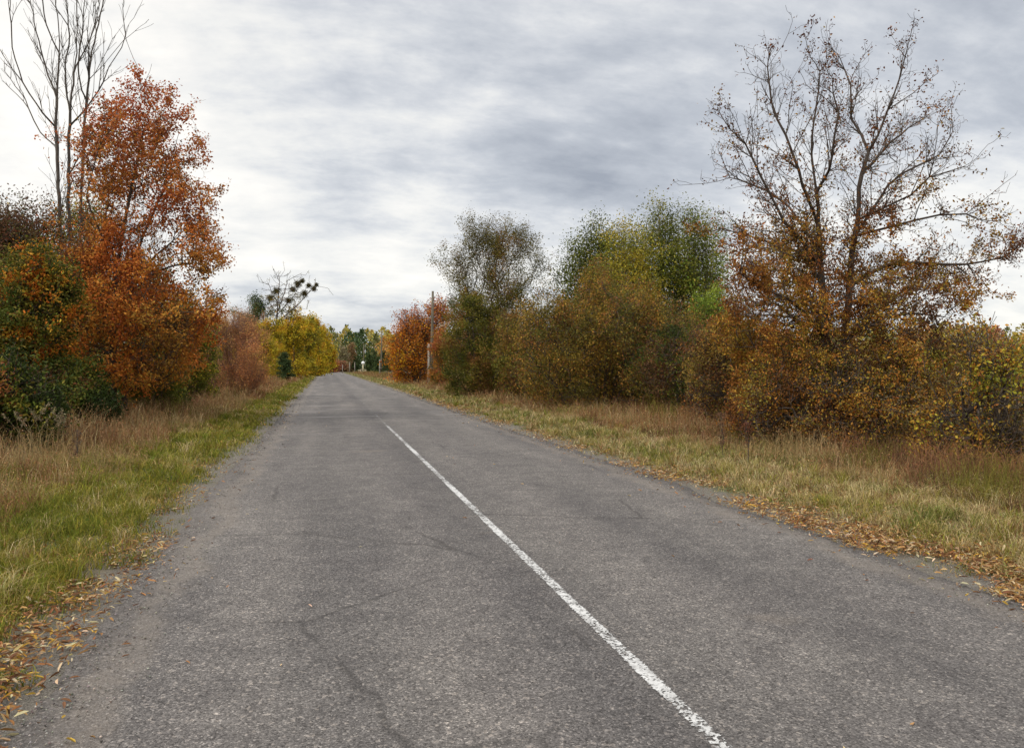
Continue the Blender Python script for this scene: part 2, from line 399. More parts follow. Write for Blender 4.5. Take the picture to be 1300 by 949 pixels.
# ------------------------------------------------------------------ leaves
def leaf_cards(name, P, L, col, mat, parent=None, aspect=.5, droop=.3, bend=.25, six=False, flat=0.0):
    n = len(P)
    d = rng.normal(0, 1, (n, 3)); d[:, 2] -= droop
    if flat: d[:, 2] *= (1 - flat)
    d /= np.linalg.norm(d, axis=1)[:, None]
    r = rng.normal(0, 1, (n, 3))
    if flat: r = r * (1 - flat) + np.array([0, 0, 1.0]) * 1.0
    s = np.cross(d, r); s /= np.linalg.norm(s, axis=1)[:, None] + 1e-9
    nn = np.cross(s, d)
    L = L[:, None]; Wd = L * aspect * .5
    b = np.arange(n)[:, None]
    if not six:
        v = np.stack([P, P + d * L * .45 + s * Wd + nn * L * bend * .4, P + d * L, P + d * L * .45 - s * Wd + nn * L * bend * .4], 1)
        f = np.concatenate([b * 4, b * 4 + 1, b * 4 + 2, b * 4, b * 4 + 2, b * 4 + 3], 1); sz = np.full(2 * n, 3); k = 4
    else:
        v = np.stack([P, P + d * L * .3 + s * Wd * .85 + nn * L * bend * .3, P + d * L * .7 + s * Wd * .8 + nn * L * bend * .2, P + d * L - nn * L * bend * .5,
                      P + d * L * .7 - s * Wd * .8 + nn * L * bend * .2, P + d * L * .3 - s * Wd * .85 + nn * L * bend * .3], 1)
        f = np.concatenate([b * 6, b * 6 + 1, b * 6 + 2, b * 6 + 3, b * 6, b * 6 + 3, b * 6 + 4, b * 6 + 5], 1); sz = np.full(2 * n, 4); k = 6
    c = np.repeat(col, k, 0)
    return mesh(name, v.reshape(-1, 3), f, sz, mat, parent, c)

o = leaf_cards('broad_leaves', *GL[0], LEAF, bpy.data.objects['grass'], aspect=.5, droop=-.2, flat=.4); tag(o, kind='stuff')
sp, ss, scol, weeds = make_weeds()
o = leaf_cards('seed_heads', sp, ss, scol, DRY, weeds, aspect=.6); tag(o, kind='stuff')

def make_litter():
    Ps, Ls, Cs = [], [], []
    for side, n in ((-1, 90000), (1, 210000)):
        x, y = scatter(n, side, 2.75, 5.6, 2.0, 130, 1.7)
        a = np.abs(x - road_x(y))
        c = 3.12 + .45 * noise2(x, y, 1.2, 71)
        dens = np.exp(-((a - c - (.12 if side > 0 else 0)) / (.5 if side > 0 else .30)) ** 2) * np.clip(2.2 * noise2(x, y, .55, 77) - .45, .03, 1) * np.clip(1.2 - y / 60, .2, 1) + .03
        dens *= np.where(a < 2.95, .15, 1)
        if side < 0: dens *= np.clip(1.45 - y / 11, .12, 1)
        keep = rng.random(len(x)) < dens
        x, y = x[keep], y[keep]
        Ps.append((x, y)); 
    # a few leaves lying on the asphalt
    x = np.concatenate([rng.uniform(-2.9, 2.9, 45), 2.95 - np.abs(rng.normal(0, .3, 260)), -2.95 + np.abs(rng.normal(0, .25, 130))]); y = 2.4 + 27 * rng.random(len(x)) ** 1.4
    Ps.append((x, y))
    x = np.concatenate([p[0] for p in Ps]); y = np.concatenate([p[1] for p in Ps])
    d = np.hypot(x - CAM[0], y); lod = np.clip(d / 18, 1, 2.2)
    a = np.abs(x - road_x(y))
    z = np.where(a < 3.05, .016, np.maximum(ground_z(x, y), -.02) + .012 + .05 * rng.random(len(x)))
    L = (.02 + .055 * rng.random(len(x)) ** 1.8) * lod
    pal = [(.50, .35, .17, 2), (.40, .23, .09, 2.6), (.28, .13, .05, 2.6), (.50, .30, .05, .9), (.56, .44, .28, 1.1), (.15, .07, .035, 2.2)]
    u = rng.random(len(x))
    u = np.where(x < 0, u ** .75, u)
    o = leaf_cards('fallen_leaves', np.stack([x, y, z], 1), L, pick(pal, len(x), u), LEAF, None, aspect=.27, droop=0, bend=.22, six=True, flat=.66)
    tag(o, 'fallen tan and orange leaves along the edges of the road', 'fallen leaves', kind='stuff')
make_litter()

def make_field():
    n = 150000; side = np.where(rng.random(n) < .4, -1, 1)
    a = 8.5 + 110 * rng.random(n) ** 2.2; y = -4 + 210 * rng.random(n) ** 1.3
    x = side * a + road_x(y); d = np.hypot(x - CAM[0], y); lod = np.clip(d / 10, 1, 12)
    H = (.10 + .32 * rng.random(n) ** 1.5) * (.5 + noise2(x, y, 4, 91))
    pal = [(.26, .19, .09, 2), (.36, .27, .14, 1.5), (.20, .12, .055, 1.5), (.15, .14, .035, 1.5)]
    u = np.clip(noise2(x, y, 5, 95) * 1.4 - .2 + .4 * (rng.random(n) - .5), 0, .999)
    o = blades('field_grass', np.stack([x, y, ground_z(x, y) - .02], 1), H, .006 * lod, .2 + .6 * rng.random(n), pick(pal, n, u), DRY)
    tag(o, 'rough dry grass in the open fields beyond the bushes', 'grass', kind='stuff')
make_field()

def make_gravel():
    X_, Y_ = [], []
    for side in (-1, 1):
        x, y = scatter(42000, side, 2.45, 3.7, 2.0, 60, 1.8); a = np.abs(x)
        k = rng.random(len(x)) < np.exp(-((a - 3.0) / .28) ** 2) * (.2 + noise2(x, y, .5, 81)); X_.append(x[k]); Y_.append(y[k])
    x = np.concatenate(X_); y = np.concatenate(Y_); n = len(x); a = np.abs(x)
    r = (.002 + .007 * rng.random(n) ** 4) * np.clip(np.hypot(x - CAM[0], y) / 9, 1, 3)
    z = np.where(a < 2.95, .008, ground_z(x, y)) + r * .3
    O = np.array([(1, 0, 0), (0, 1, 0), (-1, 0, 0), (0, -1, 0), (0, 0, .7), (0, 0, -.7)], float)
    th = rng.random(n) * 6.28; v = O[None] * (1 + .5 * (rng.random((n, 6, 1)) - .5)) * r[:, None, None]
    vx = v[:, :, 0] * np.cos(th)[:, None] - v[:, :, 1] * np.sin(th)[:, None]; vy = v[:, :, 0] * np.sin(th)[:, None] + v[:, :, 1] * np.cos(th)[:, None]
    v = np.stack([vx + x[:, None], vy + y[:, None], v[:, :, 2] + z[:, None]], 2)
    T = np.array([(0, 1, 4), (1, 2, 4), (2, 3, 4), (3, 0, 4), (1, 0, 5), (2, 1, 5), (3, 2, 5), (0, 3, 5)])
    f = (np.arange(n)[:, None, None] * 6 + T[None]).ravel()
    c = np.repeat(pick([(.13, .115, .10, 2), (.22, .20, .17, 2), (.34, .31, .27, 1.2)], n), 6, 0)
    o = mesh('gravel', v.reshape(-1, 3), f, np.full(8 * n, 3), DRY, None, c)
    tag(o, 'loose grit and pebbles along the crumbling asphalt edges', 'gravel', kind='stuff')
make_gravel()

# ------------------------------------------------------------------ tree skeletons
def grow(init_nodes, init_par, attr, bf=.25, up=0.0):
    """minimum spanning tree from the limbs to the attractors, cost = length + bf * path to root"""
    n0 = len(init_nodes); n = len(attr)
    Pn = np.zeros((n0 + n, 3)); Pn[:n0] = init_nodes
    par = np.full(n0 + n, -1); par[:n0] = init_par
    pl = np.zeros(n0 + n)
    for i in range(1, n0):
        pl[i] = pl[par[i]] + np.linalg.norm(Pn[i] - Pn[par[i]]) * .75 if par[i] >= 0 else 0
    if n == 0: return Pn, par
    best = np.full(n, 1e9); bi = np.zeros(n, int)
    for s in range(0, n0, 200):
        D = attr[:, None] - Pn[None, s:min(s + 200, n0)]
        dd = np.linalg.norm(D, axis=2) * (1 + up * np.clip(-D[:, :, 2], 0, 9))
        cst = dd + bf * pl[None, s:s + D.shape[1]]
        j = cst.argmin(1); c = cst[np.arange(n), j]; m = c < best
        best[m] = c[m]; bi[m] = j[m] + s
    alive = np.ones(n, bool)
    for k in range(n):
        i = int(np.argmin(np.where(alive, best, 1e9))); alive[i] = False
        id_ = n0 + k; Pn[id_] = attr[i]; par[id_] = bi[i]
        pl[id_] = pl[bi[i]] + np.linalg.norm(attr[i] - Pn[bi[i]])
        D = attr - attr[i]
        cst = np.sqrt((D * D).sum(1)) * (1 + up * np.clip(-D[:, 2], 0, 9)) + bf * pl[id_]
        m = (cst < best) & alive
        best[m] = cst[m]; bi[m] = id_
    return Pn, par

def radii(P, par, tip=.004, p=2.25):
    n = len(P); cnt = np.zeros(n)
    ch = np.bincount(par[par >= 0], minlength=n)
    cnt[ch == 0] = 1
    order = np.argsort(-depths(par))
    for i in order:
        if par[i] >= 0: cnt[par[i]] += cnt[i]
    cnt = np.maximum(cnt, 1)
    return tip * cnt ** (1 / p), ch == 0
def depths(par):
    d = np.zeros(len(par), int)
    for i in range(len(par)):
        if par[i] >= 0: d[i] = d[par[i]] + 1          # parents always precede children
    return d

def tubes(P, par, r, minr=0.0):
    """tapered tubes along main-child chains; returns verts, face indices, sizes"""
    n = len(P); kids = [[] for _ in range(n)]
    for i in range(n):
        if par[i] >= 0: kids[par[i]].append(i)
    chains = []; stack = [(i, None) for i in range(n) if par[i] < 0]
    while stack:
        i, pre = stack.pop()
        ch = [pre, i] if pre is not None else [i]
        cur = i
        while kids[cur]:
            k = max(kids[cur], key=lambda q: r[q])
            for q in kids[cur]:
                if q != k and r[q] >= minr: stack.append((q, cur))
            ch.append(k); cur = k
        chains.append((ch, pre is not None))
    V, Fi, Sz, base = [], [], [], 0
    for ch, att in chains:
        if len(ch) < 2: continue
        pts = P[ch]; rr = r[ch].copy()
        if att: rr[0] = min(rr[0], rr[1] * 1.25)
        t = np.gradient(pts, axis=0); t /= np.linalg.norm(t, axis=1)[:, None] + 1e-9
        ref = np.array([0.31, 0.95, 0.02]) if abs(t[0, 1]) < .8 else np.array([1.0, 0, 0])
        a = np.cross(t, ref); a /= np.linalg.norm(a, axis=1)[:, None] + 1e-9
        b = np.cross(t, a)
        mx = rr.max(); k = 9 if mx > .07 else 6 if mx > .025 else 4 if mx > .01 else 3
        th = np.arange(k) / k * 2 * math.pi
        ring = pts[:, None] + (a[:, None] * np.cos(th)[None, :, None] + b[:, None] * np.sin(th)[None, :, None]) * rr[:, None, None]
        m = len(ch)
        V.append(ring.reshape(-1, 3))
        i = np.arange(m - 1)[:, None] * k; j = np.arange(k)[None, :]; j2 = (j + 1) % k
        f = np.stack([i + j, i + j2, i + k + j2, i + k + j], 2).reshape(-1, 4) + base
        Fi.append(f.ravel()); Sz.append(np.full(len(f), 4)); base += m * k
    return np.concatenate(V), np.concatenate(Fi), np.concatenate(Sz)

def ellipsoid_pts(n, blobs, clump=None, shell=.5):
    w = np.array([b[3] if len(b) > 3 else b[1][0] * b[1][1] * b[1][2] for b in blobs], float); w /= w.sum()
    out = []
    while sum(map(len, out)) < n:
        k = rng.choice(len(blobs), n, p=w)
        c = np.array([blobs[i][0] for i in k]); rr = np.array([blobs[i][1] for i in k])
        d = rng.normal(0, 1, (n, 3)); d /= np.linalg.norm(d, axis=1)[:, None]
        rad = rng.random(n) ** (1 / 3 if shell is None else 1 / (3 + 2 * shell))
        p = c + d * rad[:, None] * rr
        if clump:
            q = noise3(p, clump[0], clump[2] if len(clump) > 2 else 0)
            edge = (rad - .55).clip(0, 1) * .45
            p = p[q > clump[1] + edge]
        out.append(p)
    return np.concatenate(out)[:n]

def limb_nodes(limbs, step=.3, wob=.012):
    """limbs: list of (parent_index or None, [points]) -> nodes with parents"""
    P, par, ends = [], [], []
    for link, pts in limbs:
        pts = [np.array(p, float) for p in pts]
        prev = -1
        if link is not None:                            # attach to the nearest existing node of that limb
            s, e = ends[link]
            q = np.array(P[s:e]); prev = s + int(np.argmin(np.linalg.norm(q - pts[0], axis=1)))
            pts = [np.array(P[prev])] + pts[1:]
        start = len(P)
        if prev == -1: P.append(pts[0]); par.append(-1); prev = 0 if start == 0 else start
        # smooth curve through the points
        for a in range(len(pts) - 1):
            p0 = pts[max(a - 1, 0)]; p1 = pts[a]; p2 = pts[a + 1]; p3 = pts[min(a + 2, len(pts) - 1)]
            m = max(1, int(np.linalg.norm(p2 - p1) / step))
            for k in range(1, m + 1):
                t = k / m
                q = .5 * ((2 * p1) + (-p0 + p2) * t + (2 * p0 - 5 * p1 + 4 * p2 - p3) * t * t + (-p0 + 3 * p1 - 3 * p2 + p3) * t ** 3)
                q = q + rng.normal(0, wob, 3) * (1, 1, .4)
                P.append(q); par.append(prev); prev = len(P) - 1
        ends.append((start, len(P)))
    return np.array(P), np.array(par)

def shoots(P, par, idx, n, l0, l1, ang, up, segs=4, cur=.12, wt=None):
    """side shoots leaving the given nodes at an angle to the branch they grow on"""
    k = rng.choice(idx, n, p=wt); t = P[k] - P[np.maximum(par[k], 0)]; t /= np.linalg.norm(t, axis=1)[:, None] + 1e-6
    q = rng.normal(0, 1, (n, 3)); q -= t * (q * t).sum(1)[:, None]; q /= np.linalg.norm(q, axis=1)[:, None]
    a = ang * (.6 + .8 * rng.random(n))[:, None]; d = t * np.cos(a) + q * np.sin(a); d[:, 2] += up
    ln = (l0 + (l1 - l0) * rng.random(n) ** 1.6)[:, None] / segs
    cur_p, prev = P[k], k; newP, newpar, new = [], [], []; base = len(P)
    for s_ in range(segs):
        d = d / np.linalg.norm(d, axis=1)[:, None]
        cur_p = cur_p + d * ln; newP.append(cur_p); newpar.append(prev); prev = base + np.arange(n) + s_ * n; new.append(prev)
        d = d + rng.normal(0, cur, (n, 3)) + np.array([0, 0, up * .35])
    return np.concatenate([P] + newP), np.concatenate([par] + newpar), np.concatenate(new)

def make_plant(kind, base, label, cat, limbs, attr, pal, n_leaf, leaf, bf=.25, tip=.004, p=2.25, bark=None, aspect=.55, group=None,
               spread=.10, twigs=2, twig_len=.28, parts=('trunk', 'crown'), six=False, droop=.4, up=.3, clus=.8, topcol=None, minr=0.0, leafmat=None, lmask=None, upward=.35, grow_shoots=None):
    """limbs and attractors in world space; parts are placed relative to the base"""
    base = np.array(base, float)
    n0, p0 = limb_nodes(limbs)
    P, par = grow(n0, p0, attr, bf, up)
    # gentle smoothing of everything that grew
    Q = P.copy(); m = par >= 0
    cc = np.zeros_like(P); cn = np.zeros(len(P)); np.add.at(cc, par[m], P[m]); np.add.at(cn, par[m], 1)
    g = m & (cn > 0); g[:len(n0)] = False
    Q[g] = .5 * P[g] + .25 * P[par[g]] + .25 * cc[g] / cn[g][:, None]
    P = Q
    n_mst = len(P)
    if grow_shoots:
        idx = np.arange(len(n0) if len(grow_shoots) > 3 else len(P)); idx = idx[(par[idx] >= 0) & (P[idx, 2] > grow_shoots[0])]
        sn = []
        for (ns, l0, l1, an, u_) in grow_shoots[1]:
            w_ = None
            if len(grow_shoots) > 2: w_ = grow_shoots[2](P[idx]); w_ = w_ / w_.sum()
            P, par, idx = shoots(P, par, idx, ns, l0, l1, an, u_, wt=w_); sn.append(idx)
        sn = np.concatenate(sn)
    # twigs
    kc = np.bincount(par[par >= 0], minlength=len(P)); tips = np.where((kc == 0) | ((kc <= 1) & (np.arange(len(P)) < n_mst)))[0]
    tips = tips[tips > 2]
    if twigs:
        T = np.repeat(tips, twigs)
        dirp = P[T] - P[np.maximum(par[T], 0)]; dirp /= np.linalg.norm(dirp, axis=1)[:, None] + 1e-6
        d = dirp * .6 + rng.normal(0, .55, (len(T), 3)); d[:, 2] += upward
        d /= np.linalg.norm(d, axis=1)[:, None]
        ln = twig_len * (.4 + rng.random(len(T)))
        E1 = P[T] + d * ln[:, None] * .5 + rng.normal(0, .015, (len(T), 3))
        E2 = P[T] + d * ln[:, None] + rng.normal(0, .03, (len(T), 3)) + np.array([0, 0, .12 * upward]) * ln[:, None]
        i1 = len(P) + np.arange(len(T)); i2 = i1 + len(T)
        P = np.concatenate([P, E1, E2]); par = np.concatenate([par, T, i1])
        lo, hi = np.concatenate([P[T], E1]), np.concatenate([E1, E2])
        if grow_shoots: lo, hi = np.concatenate([lo, P[par[sn]]]), np.concatenate([hi, P[sn]])
    else:
        lo, hi = P[par[tips]], P[tips]
    r, _ = radii(P, par, tip, p)
    o = empty(kind, base, label, cat, group)
    v, f, s = tubes(P, par, r, minr)
    mesh(parts[0], v - base, f, s, bark or BARK, o, smooth=True)
    if n_leaf:
        M = (lo + hi) / 2; pr = np.clip(noise3(M, .5 * clus, 3.3) - .22, .05, 1) ** 1.15
        if lmask is not None: pr = pr * lmask(M)
        cell = np.floor(M / (.3 + .004 * base[1])).astype(np.int64); key = cell[:, 0] * 73856093 ^ cell[:, 1] * 19349663 ^ cell[:, 2] * 83492791
        _, inv_, cnt_ = np.unique(key, return_inverse=True, return_counts=True); pr = pr / cnt_[inv_.ravel()] ** .65
        pr = pr / pr.sum()
        k = rng.choice(len(lo), n_leaf, p=pr); t = rng.random((n_leaf, 1))
        L = lo[k] * (1 - t) + hi[k] * t + rng.normal(0, spread, (n_leaf, 3))
        L = L[L[:, 2] > ground_z(L[:, 0], L[:, 1]) + .03]
        u = np.clip((noise3(L, .9 * clus, 7.7) - .5) * 1.7 + .5 + .5 * (rng.random(len(L)) - .5), 0, .999)
        col = pick(pal, len(L), u)
        if topcol is not None:
            zmin, zmax = np.percentile(L[:, 2], 40), L[:, 2].max()
            w_ = np.clip((L[:, 2] - zmin) / (zmax - zmin), 0, 1)[:, None] * (rng.random((len(L), 1)) < .8)
            col = col * (1 - w_) + np.array(topcol) * w_ * (.7 + .6 * rng.random((len(L), 1)))
        sz = leaf * (.55 + .75 * rng.random(len(L)))
        leaf_cards(parts[1], L - base, sz, col, leafmat or LEAF, o, aspect=aspect, six=six, droop=droop)
    return o

def blob(px, py, rx, ry, D, dz=0.0, rd=None, w=None):
    """ellipsoid in world space from its extent in metres at distance D"""
    c = at(px, py, D + dz); m = D / F
    # radii are axis aligned in world space; depth radius like the width
    b = [c, np.array([rx * m, (rd if rd else rx * m), ry * m])]
    if w is not None: b.append(w)
    return b
def foot(px, D):
    p = at(px, HZ, D); return np.array([p[0], p[1], float(ground_z(p[0], p[1])) - .03])

# palettes (linear rgb, weight)
ORANGE = [(.31, .080, .018, 1.5), (.42, .125, .022, 2.4), (.52, .185, .030, 2.4), (.50, .235, .038, 1.8), (.36, .20, .035, 1.6), (.18, .08, .022, .8)]
AMBER = [(.42, .12, .014, 1.2), (.46, .19, .02, 1.8), (.40, .235, .025, 1.6), (.22, .19, .025, 1.2), (.12, .13, .02, 1)]
OLIVE = [(.062, .068, .012, 1.4), (.115, .108, .016, 2.0), (.19, .155, .022, 1.4), (.24, .16, .035, .9), (.22, .10, .03, .6)]
BROWNOL = [(.10, .082, .016, 1.4), (.18, .13, .022, 2.0), (.28, .175, .028, 2), (.33, .155, .03, 1.4), (.20, .085, .03, 1.2), (.12, .06, .03, .8)]
RUST = [(.15, .060, .02, 1.5), (.25, .095, .022, 2.2), (.34, .145, .025, 2.0), (.40, .225, .032, 1.2), (.26, .185, .028, 1.5), (.11, .05, .02, 1.0)]
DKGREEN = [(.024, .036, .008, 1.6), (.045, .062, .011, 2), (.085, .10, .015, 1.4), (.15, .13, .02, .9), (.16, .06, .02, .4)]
GREEN = [(.065, .078, .013, 1.3), (.11, .125, .018, 2), (.17, .175, .025, 1.8), (.25, .22, .032, 1.2)]
LTGREEN = [(.14, .19, .025, 1.4), (.23, .28, .035, 2), (.30, .30, .045, 1)]
YELLOW = [(.20, .17, .018, 1.0), (.38, .29, .02, 2.2), (.52, .38, .025, 2.4), (.56, .33, .025, 1.2), (.42, .20, .02, .6)]
YGREEN = [(.14, .145, .022, 1.4), (.26, .235, .028, 2), (.38, .30, .035, 1.6), (.42, .25, .04, 1), (.24, .11, .03, .7)]
REDTWIG = [(.44, .18, .075, 1.5), (.56, .24, .09, 2), (.64, .32, .12, 1.4), (.55, .35, .11, 1), (.30, .15, .07, .6)]
PINE = [(.030, .048, .018, 1), (.05, .075, .025, 2), (.08, .105, .032, 1)]

def simple_limbs(base, stems, spread, height, lean=0.0):
    """a fan of stems leaving one foot"""
    out = []
    for i in range(stems):
        a = i / stems * 2 * math.pi + rng.random() * .8
        e = np.array([math.cos(a), math.sin(a), 0]) * spread * (.4 + .7 * rng.random() if stems > 1 else .25)
        st = base + np.array([math.cos(a), math.sin(a), 0]) * (.04 * stems)
        if i == 0 and stems == 1: st = base
        out.append((None, [st, base + e * .35 + (0, 0, height * .33), base + e * .75 + (0, 0, height * .66), base + e + (lean, 0, height)]))
    return out

# ============================================================== RIGHT SIDE
# the tall thinning tree
def big_right():
    D = 16.3
    def q(px, py, dd=0.0): return at(1062 + (px - 1062) * .93, 560 - (560 - py) * .93, D + dd)
    b = foot(1062, D)
    b1, b2 = b + (-.08, 0, 0), b + (.12, .05, 0)
    limbs = [
        (None, [b1, q(1053, 480), q(1046, 400, .1), q(1041, 323, .1), q(1039, 243, .2), q(1032, 146, .2), q(1041, 80, .1), q(1044, 31, 0)]),
        (None, [b2, q(1070, 470, .2), q(1076, 400, .3), q(1083, 323, .3), q(1093, 257, .2), q(1100, 195), q(1109, 163), q(1124, 139, -.1), q(1138, 104, -.2), q(1156, 59, -.2), q(1161, 31, -.2)]),
        (1, [q(1108, 165), q(1100, 139, .2), q(1088, 115, .3), q(1086, 70, .4), q(1072, 33, .5)]),
        (0, [q(1040, 265), q(1018, 209, -.4), q(1013, 188, -.5), q(996, 139, -.6), q(978, 94, -.7), q(973, 45, -.7)]),
        (0, [q(1041, 330), q(1016, 285, -.5), q(992, 258, -.8), q(961, 195, -1.1), q(940, 153, -1.2)]),
        (0, [q(1042, 345), q(1016, 303, .6), q(964, 285, .9), q(905, 268, 1.1)]),
        (0, [q(1041, 300), q(1000, 240, .8), q(954, 209, 1.2), q(918, 198, 1.4)]),
        (1, [q(1092, 270), q(1138, 209, .5), q(1173, 184, .8), q(1208, 167, 1.0), q(1222, 143, 1.0)]),
        (1, [q(1090, 285), q(1140, 266, -.5), q(1172, 258, -.8), q(1208, 250, -1.0), q(1244, 249, -1.1)]),
        (1, [q(1082, 350), q(1120, 325, .5), q(1156, 316, .8), q(1242, 318, 1.1), q(1298, 306, 1.2)]),
        (1, [q(1094, 250), q(1130, 240, -.6), q(1165, 222, -1.0), q(1194, 198, -1.3), q(1239, 184, -1.5)]),
        (1, [q(1076, 420), q(1110, 400, -.6), q(1160, 385, -1.0), q(1230, 395, -1.2), q(1262, 410, -1.2)]),
        (0, [q(1046, 410), q(1010, 375, -.9), q(960, 350, -1.5), q(930, 330, -1.8)]),
        (0, [q(1040, 220), q(1060, 170, -.6), q(1068, 110, -.8), q(1060, 60, -.9)]),
        (1, [q(1100, 200), q(1140, 150, .8), q(1165, 130, 1.0), q(1188, 115, 1.2)]),
        (0, [q(1050, 440), q(1040, 390, 1.2), q(1000, 330, 2.0), q(985, 290, 2.2)]),
        (1, [q(1076, 430), q(1120, 380, 1.4), q(1160, 350, 2.2), q(1200, 330, 2.6)]),
    ]
    n0, p0 = limb_nodes(limbs)
    low = ellipsoid_pts(2300, [blob(1050, 425, 150, 66, D, rd=2.2, w=34), blob(1015, 345, 90, 72, D, rd=1.6, w=14), blob(1130, 385, 108, 42, D, w=12), blob(1060, 480, 140, 60, D, rd=2, w=34), blob(985, 400, 70, 60, D, rd=1.2, w=10)], (.55, .30))
    def lm(p):
        h = p[:, 2]
        return np.clip(2.2 - (h - 2.4) / 1.4, .11, 2.2) + .34 * (noise3(p, .5, 12) > .56)
    make_plant('pear_tree', b, 'tall two stemmed tree with bare upper branches and thinning rusty leaves', 'tree', limbs, low,
               RUST, 76000, .056, bf=.3, tip=.0031, p=2.4, bark=BARK, spread=.06, twigs=2, twig_len=.16, topcol=(.085, .028, .018), lmask=lm, aspect=.55, six=True, up=.6,
               grow_shoots=(2.4, [(430, .25, 1.15, .7, .16), (1900, .10, .36, .8, .10)], lambda p: np.where(p[:, 2] > 3.0, 1, .3), True))
big_right()

def bush(kind, px, D, top, hw, label, pal, n_leaf, leaf, n_attr=700, stems=6, bottom=None, clump=(.9, .34, 0), extra=(), cat='bush', depth=None, bark=None,
         parts=('stems', 'foliage'), round_=.95, shift=0, **kw):
    """bush or low tree: px centre column, D distance, top row, half width in px"""
    b = foot(px, D); gy = HZ + 1.6 * F / D; H = (gy - top)
    depth = depth or hw * D / F * .85
    cy = top + H * .52
    bl = [blob(px + shift, cy, hw, H * .48, D, rd=depth), blob(px + shift, top + H * .32, hw * .62, H * .32 * round_, D, rd=depth * .7)]
    if bottom is None: bl.append(blob(px + shift, gy - H * .25, hw * .95, H * .24, D, rd=depth))
    bl += [blob(*e[:5], rd=e[2] * e[4] / F * .8) for e in extra]
    bl = [[e[0] - np.array([0, 0, .04 * H * D / F]), e[1] * .92] + list(e[2:]) for e in bl]
    A = ellipsoid_pts(n_attr, bl, (clump[0], clump[1], px * .13))
    A = A[A[:, 2] > .12]
    limbs = simple_limbs(b, stems, hw * D / F * .45, H * D / F * .6)
    hm = H * D / F; sc_ = min(1.6, max(.5, hm / 5))
    if 'grow_shoots' not in kw: kw['grow_shoots'] = (hm * .35, [(int(n_attr * .22), .2 * sc_, .75 * sc_, .5, .25)], lambda p: (p[:, 2] - b[2]) ** 2 + .2)
    return make_plant(kind, b, label, cat, limbs, A, pal, n_leaf, leaf, bark=bark, parts=parts, **kw)

# bushes, near to far
bush('shrub', 1240, 12.6, 412, 112, 'low yellowing shrub with green and amber leaves beside the tall thinning tree', YGREEN[:3] + RUST[2:] + [(.12, .08, .03, 2)], 10500, .056, 700, 7, six=True, clump=(.6, .47), spread=.06, round_=.8, shift=5)
bush('shrub', 1270, 15.8, 462, 110, 'rusty brown shrub standing behind the low yellowing shrub', BROWNOL + [(.10, .055, .03, 3)], 13000, .055, 600, 7, clump=(.6, .44), spread=.08, round_=.7)
bush('shrub', 1050, 15.3, 452, 140, 'low rusty thicket under the tall thinning tree', RUST + [(.10, .06, .03, 1.5), (.20, .16, .03, 2)], 36000, .05, 1200, 9, clump=(.55, .34), spread=.07, round_=.6)
bush('shrub', 930, 20.5, 392, 74, 'low brown bush between the broad olive bush and the tall thinning tree', RUST[:2] + [(.12, .06, .025, 3), (.20, .15, .03, 2), (.27, .16, .03, 2)], 28000, .055, 900, 7, clump=(.6, .38), spread=.09)
bush('bush', 765, 29.5, 342, 120, 'broad rounded olive brown bush, largest bush on the far verge', BROWNOL + [(.13, .12, .025, 2)], 90000, .075, 1900, 10, clump=(.9, .30), spread=.17, round_=1.1, extra=((700, 430, 50, 70, 28.5), (830, 440, 60, 70, 29)))
bush('tree', 626, 45, 318, 60, 'airy olive tree with twiggy open top behind the wooden pole', OLIVE, 80000, .085, 2000, 9, clump=(1.0, .30), spread=.16, cat='tree', parts=('trunk', 'crown'), bf=.5, up=1.5, upward=.8,
     extra=((600, 330, 35, 40, 45), (650, 325, 38, 42, 45), (630, 305, 45, 22, 45), (683, 345, 22, 35, 45), (590, 355, 24, 30, 45)), twig_len=.6, tip=.0032, topcol=(.13, .095, .022))
bush('bush', 608, 42.5, 360, 52, 'dull olive green bush right beside the wooden pole', OLIVE, 44000, .085, 700, 7, clump=(.9, .34), spread=.13)
bush('bush', 672, 36, 385, 48, 'small russet bush between the airy tree and broad olive bush', BROWNOL + [(.10, .07, .025, 2)], 20000, .075, 500, 6, clump=(.8, .36), spread=.12)
bush('bush', 868, 26, 400, 62, 'dark brown bush tucked against the broad olive bush', DKGREEN + [(.16, .08, .03, 2), (.10, .05, .025, 2)], 22000, .07, 600, 6, clump=(.8, .38), spread=.12)

# green trees behind the olive bush
def narrow(kind, px, D, top, hw, label, pal, n_leaf, leaf, n_attr=900, clump=(.8, .33), bark=None, base_gap=.1, **kw):
    b = foot(px, D); gy = HZ + 1.6 * F / D; H = gy - top; m = D / F
    bl = [blob(px, top + H * .62, hw, H * .33, D), blob(px, top + H * .38, hw * .8, H * .28, D), blob(px, top + H * .17, hw * .45, H * .17, D)]
    A = ellipsoid_pts(n_attr, bl, (clump[0], clump[1], px * .17))
    A = A[A[:, 2] > b[2] + H * m * base_gap]
    hm = H * m
    kw.setdefault('grow_shoots', (hm * .3, [(int(n_attr * .25), .4, 1.2, .4, .4)], lambda p: (p[:, 2] - b[2]) ** 1.5 + .5))
    limbs = [(None, [b, b + (0.05 * H * m * rng.normal() * .5, 0, H * m * .35), b + (.05 * rng.normal() * H * m * .4, 0, H * m * .7), b + (0, 0, H * m * .97)])]
    return make_plant(kind, b, label, 'tree', limbs, A, pal, n_leaf, leaf, bark=bark, **kw)
narrow('poplar_tree', 752, 44, 272, 42, 'dark green tree rising at the back of the olive bush', GREEN[:3] + DKGREEN[1:3], 34000, .12, spread=.3, twig_len=.5)
narrow('poplar_tree', 792, 41, 292, 44, 'yellow green tree in the gap between two dark green trees', YGREEN[:3] + [(.35, .27, .03, 2)], 32000, .115, spread=.3, twig_len=.5)
